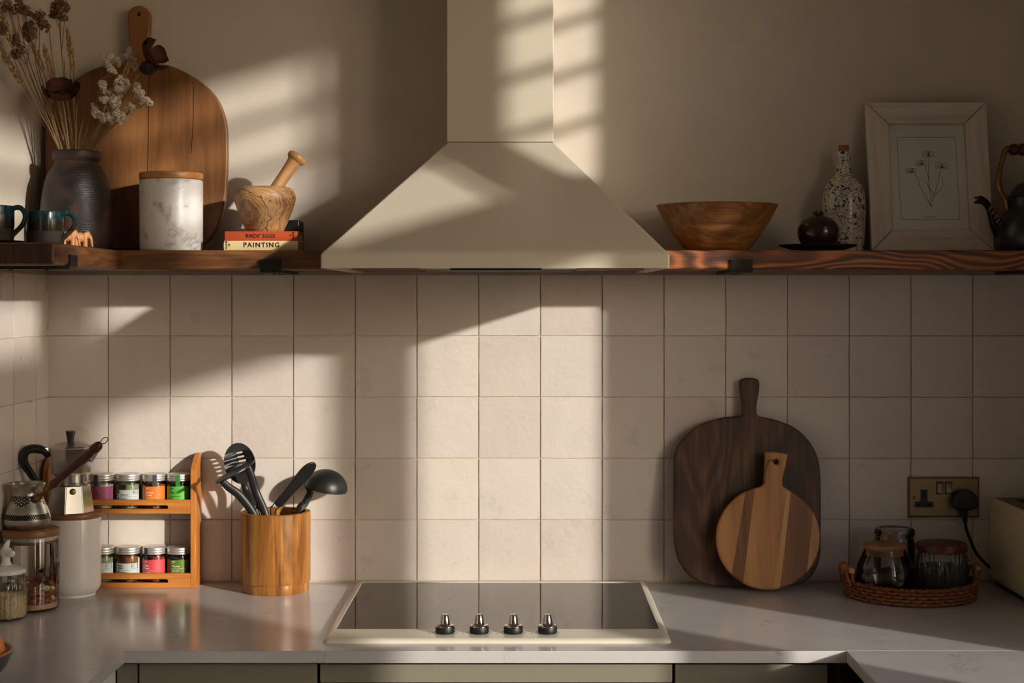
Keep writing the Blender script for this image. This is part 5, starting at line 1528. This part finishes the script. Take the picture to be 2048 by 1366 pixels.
# potato masher
t = thing('potato_masher', 'black two-armed potato masher with a perforated round head in the utensil holder', 'potato masher', foot + Vector((-.018, -.020, 0)))
C = ut(471, 945, -.036); e1 = (ut(510, 924, -.034) - ut(432, 967, -.040)); RA = e1.length / 2; e1.normalize()
nn = Vector((-.46, -.10, .88)); nn = (nn - e1 * nn.dot(e1)).normalized(); e2 = nn.cross(e1)
ol = [(RA * math.cos(a), RA * math.sin(a)) for a in [k / 48 * 2 * PI for k in range(48)]]
holes = []
for i in range(-3, 4):
    for j in range(-3, 4):
        x, z = i * .0098 + (j % 2) * .0049, j * .0086
        if x * x + z * z < (RA - .006) ** 2: holes.append([(x + .0030 * math.cos(a), z + .0030 * math.sin(a)) for a in [k / 10 * 2 * PI for k in range(10)]])
mk('head', plate_solid(ol, holes, .0032, C, e1, e2, nn, .0005), M['nylon'], t, world=True, smooth=50)
for p0, p1, p2 in ((C - e1 * RA * .72, ut(480, 992, -.03), ut(508, 1030, -.022)), (C + e1 * RA * .62, ut(512, 985, -.02), ut(531, 1032, -.022))):
    b = new(); tube(b, spline([p0, p0.lerp(p1, .3) - nn * .004, p1, p2, p2.lerp(foot + Vector((-.018, -.020, .075)), .7)], 6), [.0062, .0075, .0085, .0085, .008, .007], 12, flat=.6, up=Vector((0, -1, 0))); mk('arm', b, M['nylon'], t, world=True)
b = new(); tube(b, [foot + Vector((-.018, -.020, .085)), foot + Vector((-.018, -.020, .04)), foot + Vector((-.018, -.020, .003))], [.011, .0105, .008], 12); mk('handle', b, M['nylon'], t, world=True)
# spatula on a wire shank
t = thing('spatula', 'black leaf-shaped spatula on a double steel wire shank in the utensil holder', 'spatula', foot + Vector((.014, -.018, 0)))
a_, z_ = ut(554, 1010, -.022), ut(628, 924, -.034)
up_ = (z_ - a_).normalized(); LL = (z_ - a_).length
nn = Vector((.75, -.62, .1)); nn = (nn - up_ * nn.dot(up_)).normalized(); ux = -nn.cross(up_)
ol = [(p.x * .72, p.y * LL) for p in spline([(-.012, .02, 0), (-.015, .12, 0), (-.0145, .30, 0), (-.017, .5, 0), (-.021, .72, 0), (-.0185, .88, 0), (-.009, .975, 0), (.002, 1.0, 0), (.012, .965, 0), (.019, .85, 0), (.021, .7, 0), (.017, .5, 0), (.0145, .30, 0), (.014, .12, 0), (.009, .0, 0), (-.004, -.01, 0)], 4, closed=True)]
mk('blade', plate_solid(ol, [], .0042, a_, ux, up_, nn, .0014, .0), M['nylon'], t, world=True, smooth=50)
for s in (-1, 1):
    b = new(); tube(b, spline([a_ + up_ * .02 + ux * .008 * s - nn * .001, a_ - up_ * .004 + ux * .0075 * s, a_ - up_ * .016 + ux * .006 * s + Vector((.002, 0, -.006)), foot + Vector((.014 + .004 * s, -.018, .06)), foot + Vector((.014, -.018, .003))], 5), .0014, 8); mk('wire', b, M['chrome'], t, world=True)
# ladle
t = thing('ladle', 'black ladle with its rounded bowl turned down over the holder rim', 'ladle', foot + Vector((.036, .024, 0)))
rimL, rimR = ut(611, 966, .030), ut(693, 985, .022)
C = (rimL + rimR) / 2; RA = (rimR - rimL).length / 2; e1 = (rimR - rimL).normalized()
nn = Vector((.22, -.12, .97)); nn = (nn - e1 * nn.dot(e1)).normalized(); e2 = nn.cross(e1)
b = new()
pr_ = [(RA * math.cos(a), RA * .86 * math.sin(a)) for a in [k / 14 * PI / 2 for k in range(15)]]
pr_[-1] = (0, RA * .86)
lathe(b, [(r * .95, z * .95) for r, z in pr_[::-1]] + [(pr_[0][0], -.0008)] + pr_, 48)
Mx = Matrix(((e1.x, e2.x, nn.x, C.x), (e1.y, e2.y, nn.y, C.y), (e1.z, e2.z, nn.z, C.z), (0, 0, 0, 1)))
xf(b, Mx); bmesh.ops.recalc_face_normals(b, faces=b.faces[:]); mk('bowl', b, M['nylon'], t, world=True)
b = new(); tube(b, spline([rimL + e1 * .014 + nn * .010, rimL + e1 * .006 - nn * .001, ut(620, 984, .030), ut(610, 1006, .028), ut(598, 1030, .024), foot + Vector((.036, .024, .003))], 6), [.009, .0085, .0068, .0075, .0085, .0075], 12, flat=.6, up=Vector((0, -1, 0))); mk('handle', b, M['nylon'], t, world=True)

# ------------------------------------------------------------------ socket, plug, cable, toaster
SX0, SX1, SZa, SZb = W(1815, 0, -.005).x, W(1958, 0, -.005).x, CAMZ + (VY - 1035) / S(-.005), CAMZ + (VY - 953) / S(-.005)
t = thing('wall_socket', 'bronze double wall socket with two rocker switches on the tiles', 'socket', ((SX0 + SX1) / 2, -.005, (SZa + SZb) / 2))
def rel(px, py, Y=-.012): p = W(px, py, Y); return p.x, p.z
b = new(); box(b, SX0, SX1, -.0075, -.0035, SZa, SZb, .0015); mk('rim', b, M['bronze_rim'], t, world=True)
b = new(); box(b, SX0 + .003, SX1 - .003, -.0115, -.0072, SZa + .003, SZb - .003, .0022, 3); mk('plate', b, M['bronze'], t, world=True)
def dark(x0, x1, z0, z1, nm, m, y=-.0122, d=.001, bev=.0004):
    b = new(); box(b, x0, x1, y, y + d, z0, z1, bev); return mk(nm, b, m, t, world=True)
cx, cz = rel(1848, 999)
b = slab([(cx - .019, cz - .0165), (cx + .019, cz - .0165), (cx + .019, cz - .005), (cx + .0072, cz - .003), (cx + .0072, cz + .0205), (cx - .0072, cz + .0205), (cx - .0072, cz - .003), (cx - .019, cz - .005)], .001, .0002)
xf(b, Matrix.Translation((0, -.0112, 0))); ins = mk('socket_insert', b, M['black_plastic'], t, world=True)
for dx, dz, w_, h_ in ((0, .011, .0022, .004), (-.011, -.0105, .0035, .0018), (.011, -.0105, .0035, .0018)):
    b = new(); box(b, cx + dx - w_, cx + dx + w_, -.01235, -.0120, cz + dz - h_, cz + dz + h_); mk('pin_hole', b, M['dark_gap'], ins, smooth=0, world=True)
for px in (1879.5, 1897):
    sx_, sz_ = rel(px, 976)
    dark(sx_ - .0072, sx_ + .0072, sz_ - .0128, sz_ + .0128, 'switch_surround', M['black_plastic'], bev=.001)
    b = new()
    o = [(-.0122, sz_ - .0100), (-.0152, sz_ - .0098), (-.0132, sz_), (-.0140, sz_ + .0098), (-.0122, sz_ + .0100)]
    lo = [b.verts.new((sx_ - .005, y, z)) for y, z in o]; hi = [b.verts.new((sx_ + .005, y, z)) for y, z in o]
    b.faces.new(lo); b.faces.new(hi)
    for i in range(5): b.faces.new((lo[i], lo[(i + 1) % 5], hi[(i + 1) % 5], hi[i]))
    bmesh.ops.recalc_face_normals(b, faces=b.faces[:]); mk('rocker_switch', b, M['bronze'], t, world=True)
sx_, sz_ = rel(1828, 995)
b = new(); lathe(b, [(0, 0), (.0042, 0), (.0038, .0008), (0, .001)], 20); xf(b, Matrix.Translation((sx_, -.0116, sz_)) @ Matrix.Rotation(PI / 2, 4, 'X')); scw = mk('screw', b, M['bronze_rim'], t, world=True)
b = new(); box(b, sx_ - .0005, sx_ + .0005, -.0128, -.0125, sz_ - .0036, sz_ + .0036); mk('screw_slot', b, M['dark_gap'], scw, smooth=0, world=True)
px_, pz_ = rel(1930, 1001, -.03)
pl = thing('power_plug', 'black moulded plug with a cable in the wall socket', 'plug', (px_, -.013, pz_))
ol = [(p.x, p.y) for p in spline([(-.0255, -.006, 0), (-.024, .006, 0), (-.017, .0165, 0), (-.006, .0215, 0), (.006, .0215, 0), (.017, .0165, 0), (.024, .006, 0), (.0255, -.006, 0), (.024, -.0145, 0), (.015, -.0185, 0), (.0, -.0205, 0), (-.015, -.0185, 0), (-.024, -.0145, 0)], 4, closed=True)]
b = slab(ol, .024, .004); mk('body', b, M['black_plastic'], pl)
b = new(); tube(b, [(0, -.012, -.014), (0, -.0125, -.024), (.0012, -.0125, -.036), (.002, -.0122, -.046)], [.0095, .0075, .0055, .0045], 12); mk('strain_relief', b, M['black_plastic'], pl)
c0 = Vector((px_ + .002, -.0252, pz_ - .046))
b = new(); tube(b, spline([c0, c0 + Vector((.002, 0, -.012)), W(1939, 1075, -.024), W(1951, 1103, -.022), W(1966, 1122, -.018), W(1985, 1138, -.0105), W(2010, 1146, -.0095)], 7), .0033, 8); mk('cable', b, M['black_plastic'], pl, world=True)
TX0, TX1, TY0, TY1, TZ = .9455, 1.135, -.345, -.0165, 1.0755
t = thing('toaster', 'cream toaster with a dark slotted top next to the rattan tray', 'toaster', ((TX0 + TX1) / 2, (TY0 + TY1) / 2, ZC))
b = new(); box(b, TX0, TX1, TY0, TY1, ZC + .008, TZ, .014, 5); mk('body', b, M['toaster'], t, world=True)
b = new(); box(b, TX0 + .010, TX1 - .010, TY0 + .010, TY1 - .010, ZC, ZC + .009); mk('base', b, M['black_plastic'], t, smooth=0, world=True)
b = new(); box(b, TX0 + .012, TX1 - .012, TY0 + .014, TY1 - .014, TZ - .003, TZ + .0012, .0008); mk('top_panel', b, M['toaster_top'], t, world=True)
for x in (TX0 + .055, TX0 + .125):
    b = new(); box(b, x - .016, x + .016, TY0 + .05, TY1 - .045, TZ - .002, TZ + .0016); mk('bread_slot', b, M['dark_gap'], t, smooth=0, world=True)
b = new(); box(b, TX0 + .075, TX0 + .110, TY0 - .02, TY0 + .004, ZC + .10, ZC + .118, .004); mk('lever', b, M['black_plastic'], t, world=True)

# ------------------------------------------------------------------ rattan tray and its jars
TP = Vector((.7525, -.1455, ZC)); TR = .1225
t = thing('rattan_tray', 'round woven rattan tray with two log handles holding glass jars', 'tray', TP)
b = new(); lathe(b, [(0, .0008), (TR - .004, .0008), (TR - .002, .002), (TR - .002, .0045), (0, .005)], 64); mk('base', b, M['rattan'], t)
rowsn = 5
for k in range(rowsn):
    b = new(); n = 238; seg = 8
    rr_, z_ = TR + .0006 * k, .0048 + k * .0066
    pts = []
    for i in range(n):
        a = i / n * 2 * PI
        pts.append(Vector(((rr_ + .0026 * math.sin(34 * a + PI * k)) * math.cos(a), (rr_ + .0026 * math.sin(34 * a + PI * k)) * math.sin(a), z_ + .0003 * math.sin(68 * a))))
    tube(b, pts, [(.0033 + .0006 * math.cos(68 * i / n * 2 * PI)) for i in range(n)], seg, closed=True)
    mk('weave_row', b, M['rattan'], t)
b = new()
for k in range(84):                                            # short wraps over the top coil
    a = k / 84 * 2 * PI
    c = Vector((math.cos(a) * (TR + .003), math.sin(a) * (TR + .003), .0312))
    tan = Vector((-math.sin(a), math.cos(a), 0)); out = Vector((math.cos(a), math.sin(a), 0))
    ring = [c + (out * math.cos(j / 8 * 2 * PI) * .0048 + Vector((0, 0, 1)) * math.sin(j / 8 * 2 * PI) * .0046) + tan * (.0022 * math.sin(j / 8 * 2 * PI)) for j in range(8)]
    tube(b, ring, .0009, 4, closed=True)
o = mk('rim_lashing', b, M['rattan'], t); o['kind'] = 'stuff'
for sgn, ang in ((1, math.radians(186)), (-1, math.radians(8))):
    out = Vector((math.cos(ang), math.sin(ang), 0)); tan = Vector((-out.y, out.x, 0))
    c = out * (TR + .004) + Vector((0, 0, .056))
    b = new(); tube(b, [c - tan * .034, c - tan * .032, c, c + tan * .032, c + tan * .034], [.0045, .0058, .0058, .0058, .0045], 14); hh = mk('handle', b, M['rattan_pale'], t)
    for s in (-1, 1):
        b = new(); q = c + tan * .024 * s
        tube(b, spline([out * (TR + .004) + tan * .032 * s + Vector((0, 0, .026)), q + Vector((0, 0, -.016)) + out * .005, q + out * .007, q + Vector((0, 0, .0075)), q - out * .007, q + Vector((0, 0, -.016)) - out * .004, out * (TR - .004) + tan * .026 * s + Vector((0, 0, .026))], 5), .0028, 8); mk('binding', b, M['rattan'], hh)
A = Vector((.6985, -.168, ZC + .0052))
t = thing('glass_jar', 'round-bellied glass jar with a bamboo lid and ball knob on the rattan tray', 'jar', A)
b = new(); lathe(b, [(0, .001), (.040, .001), (.046, .004), (.052, .014), (.0562, .030), (.0560, .046), (.0525, .062), (.0455, .078), (.0405, .087), (.0395, .0905), (.0382, .0905)], 64); mk('glass', b, M['glass'], t)
b = new(); lathe(b, [(0, .078), (.0355, .078), (.0362, .079), (.0362, .083), (.0355, .084), (.0350, .0865), (.0365, .0868), (.0365, .0905), (.0405, .0908), (.0412, .092), (.0412, .0985), (.0404, .1), (0, .1)], 48); lid = mk('lid', b, M['bamboo_lid'], t)
b = new(); lathe(b, [(0, .0995), (.0042, .0995), (.0042, .102), (.0075, .1045), (.0092, .1085), (.0088, .1135), (.0062, .1175), (0, .119)], 24); mk('ball_knob', b, M['bamboo_lid'], lid)
Bp = Vector((.7405, -.0725, ZC + .0052))
t = thing('glass_jar', 'clip-top glass jar with a glass lid at the back of the rattan tray', 'jar', Bp)
b = new(); lathe(b, [(0, .001), (.037, .001), (.0405, .004), (.041, .010), (.041, .086), (.0385, .0945), (.0375, .0985), (.039, .1), (.039, .104), (.0375, .104)], 56); mk('glass', b, M['glass_dark'], t)
b = new(); lathe(b, [(.037, .1042), (.0398, .1044), (.0402, .108), (.0396, .113), (.036, .1165), (.030, .1168), (.028, .1150), (0, .1148)], 48); mk('lid', b, M['glass_dark'], t)
b = new(); tube(b, [(.0392 * math.cos(k / 36 * 2 * PI), .0392 * math.sin(k / 36 * 2 * PI), .1005) for k in range(36)], .001, 6, closed=True); mk('wire_clip', b, M['steel'], t)
b = new(); lathe(b, [(0, .004), (.038, .004), (.0385, .008), (.0385, .020), (0, .021)], 36); mk('contents', b, M['spice_dark'], t)
Cp = Vector((.8125, -.156, ZC + .0052))
t = thing('glass_jar', 'ribbed glass jar with a dark red wooden lid on the rattan tray', 'jar', Cp)
b = new(); lathe(b, [(0, .001), (.044, .001), (.0478, .004), (.0485, .010), (.0485, .03), (.0485, .055), (.0485, .074), (.0455, .080), (.0440, .084), (.043, .084)], 192, mod=lambda r, z, a: r * (1 + (.022 * math.cos(32 * a) if .006 < z < .078 else 0))); mk('glass', b, M['glass_rib'], t)
b = new(); lathe(b, [(0, .0842), (.0478, .0842), (.0490, .0855), (.0490, .097), (.0478, .0995), (.044, .1008), (0, .1008)], 56); mk('lid', b, M['red_lid'], t)
b = new(); lathe(b, [(0, .004), (.041, .004), (.042, .008), (.042, .056), (.03, .058), (0, .058)], 36); mk('contents', b, M['spice_dark'], t)
t = thing('wooden_scoop', 'dark slim scoop lying along the front inside the rattan tray', 'scoop', TP + Vector((-.02, -.08, .0052)))
b = new(); tube(b, spline([(-.052, .022, .020), (-.02, -.004, .014), (.02, -.016, .010), (.05, -.0235, .0085)], 5), [.0065, .006, .0055, .006], 10); mk('handle', b, M['dark_plate'], t)
b = new(); ball(b, Vector((.060, -.0195, .0085)), .013, 1.3, .8, .55, 16, 10); mk('scoop_bowl', b, M['dark_plate'], t)
t = thing('coaster', 'pale wooden disc lying beneath the ribbed jar on the rattan tray', 'coaster', TP + Vector((.078, -.0705, .0052)))
b = new(); lathe(b, [(0, 0), (.0145, 0), (.015, .0008), (.015, .02), (.0140, .0215), (0, .0215)], 32); mk('disc', b, M['rattan_pale'], t)
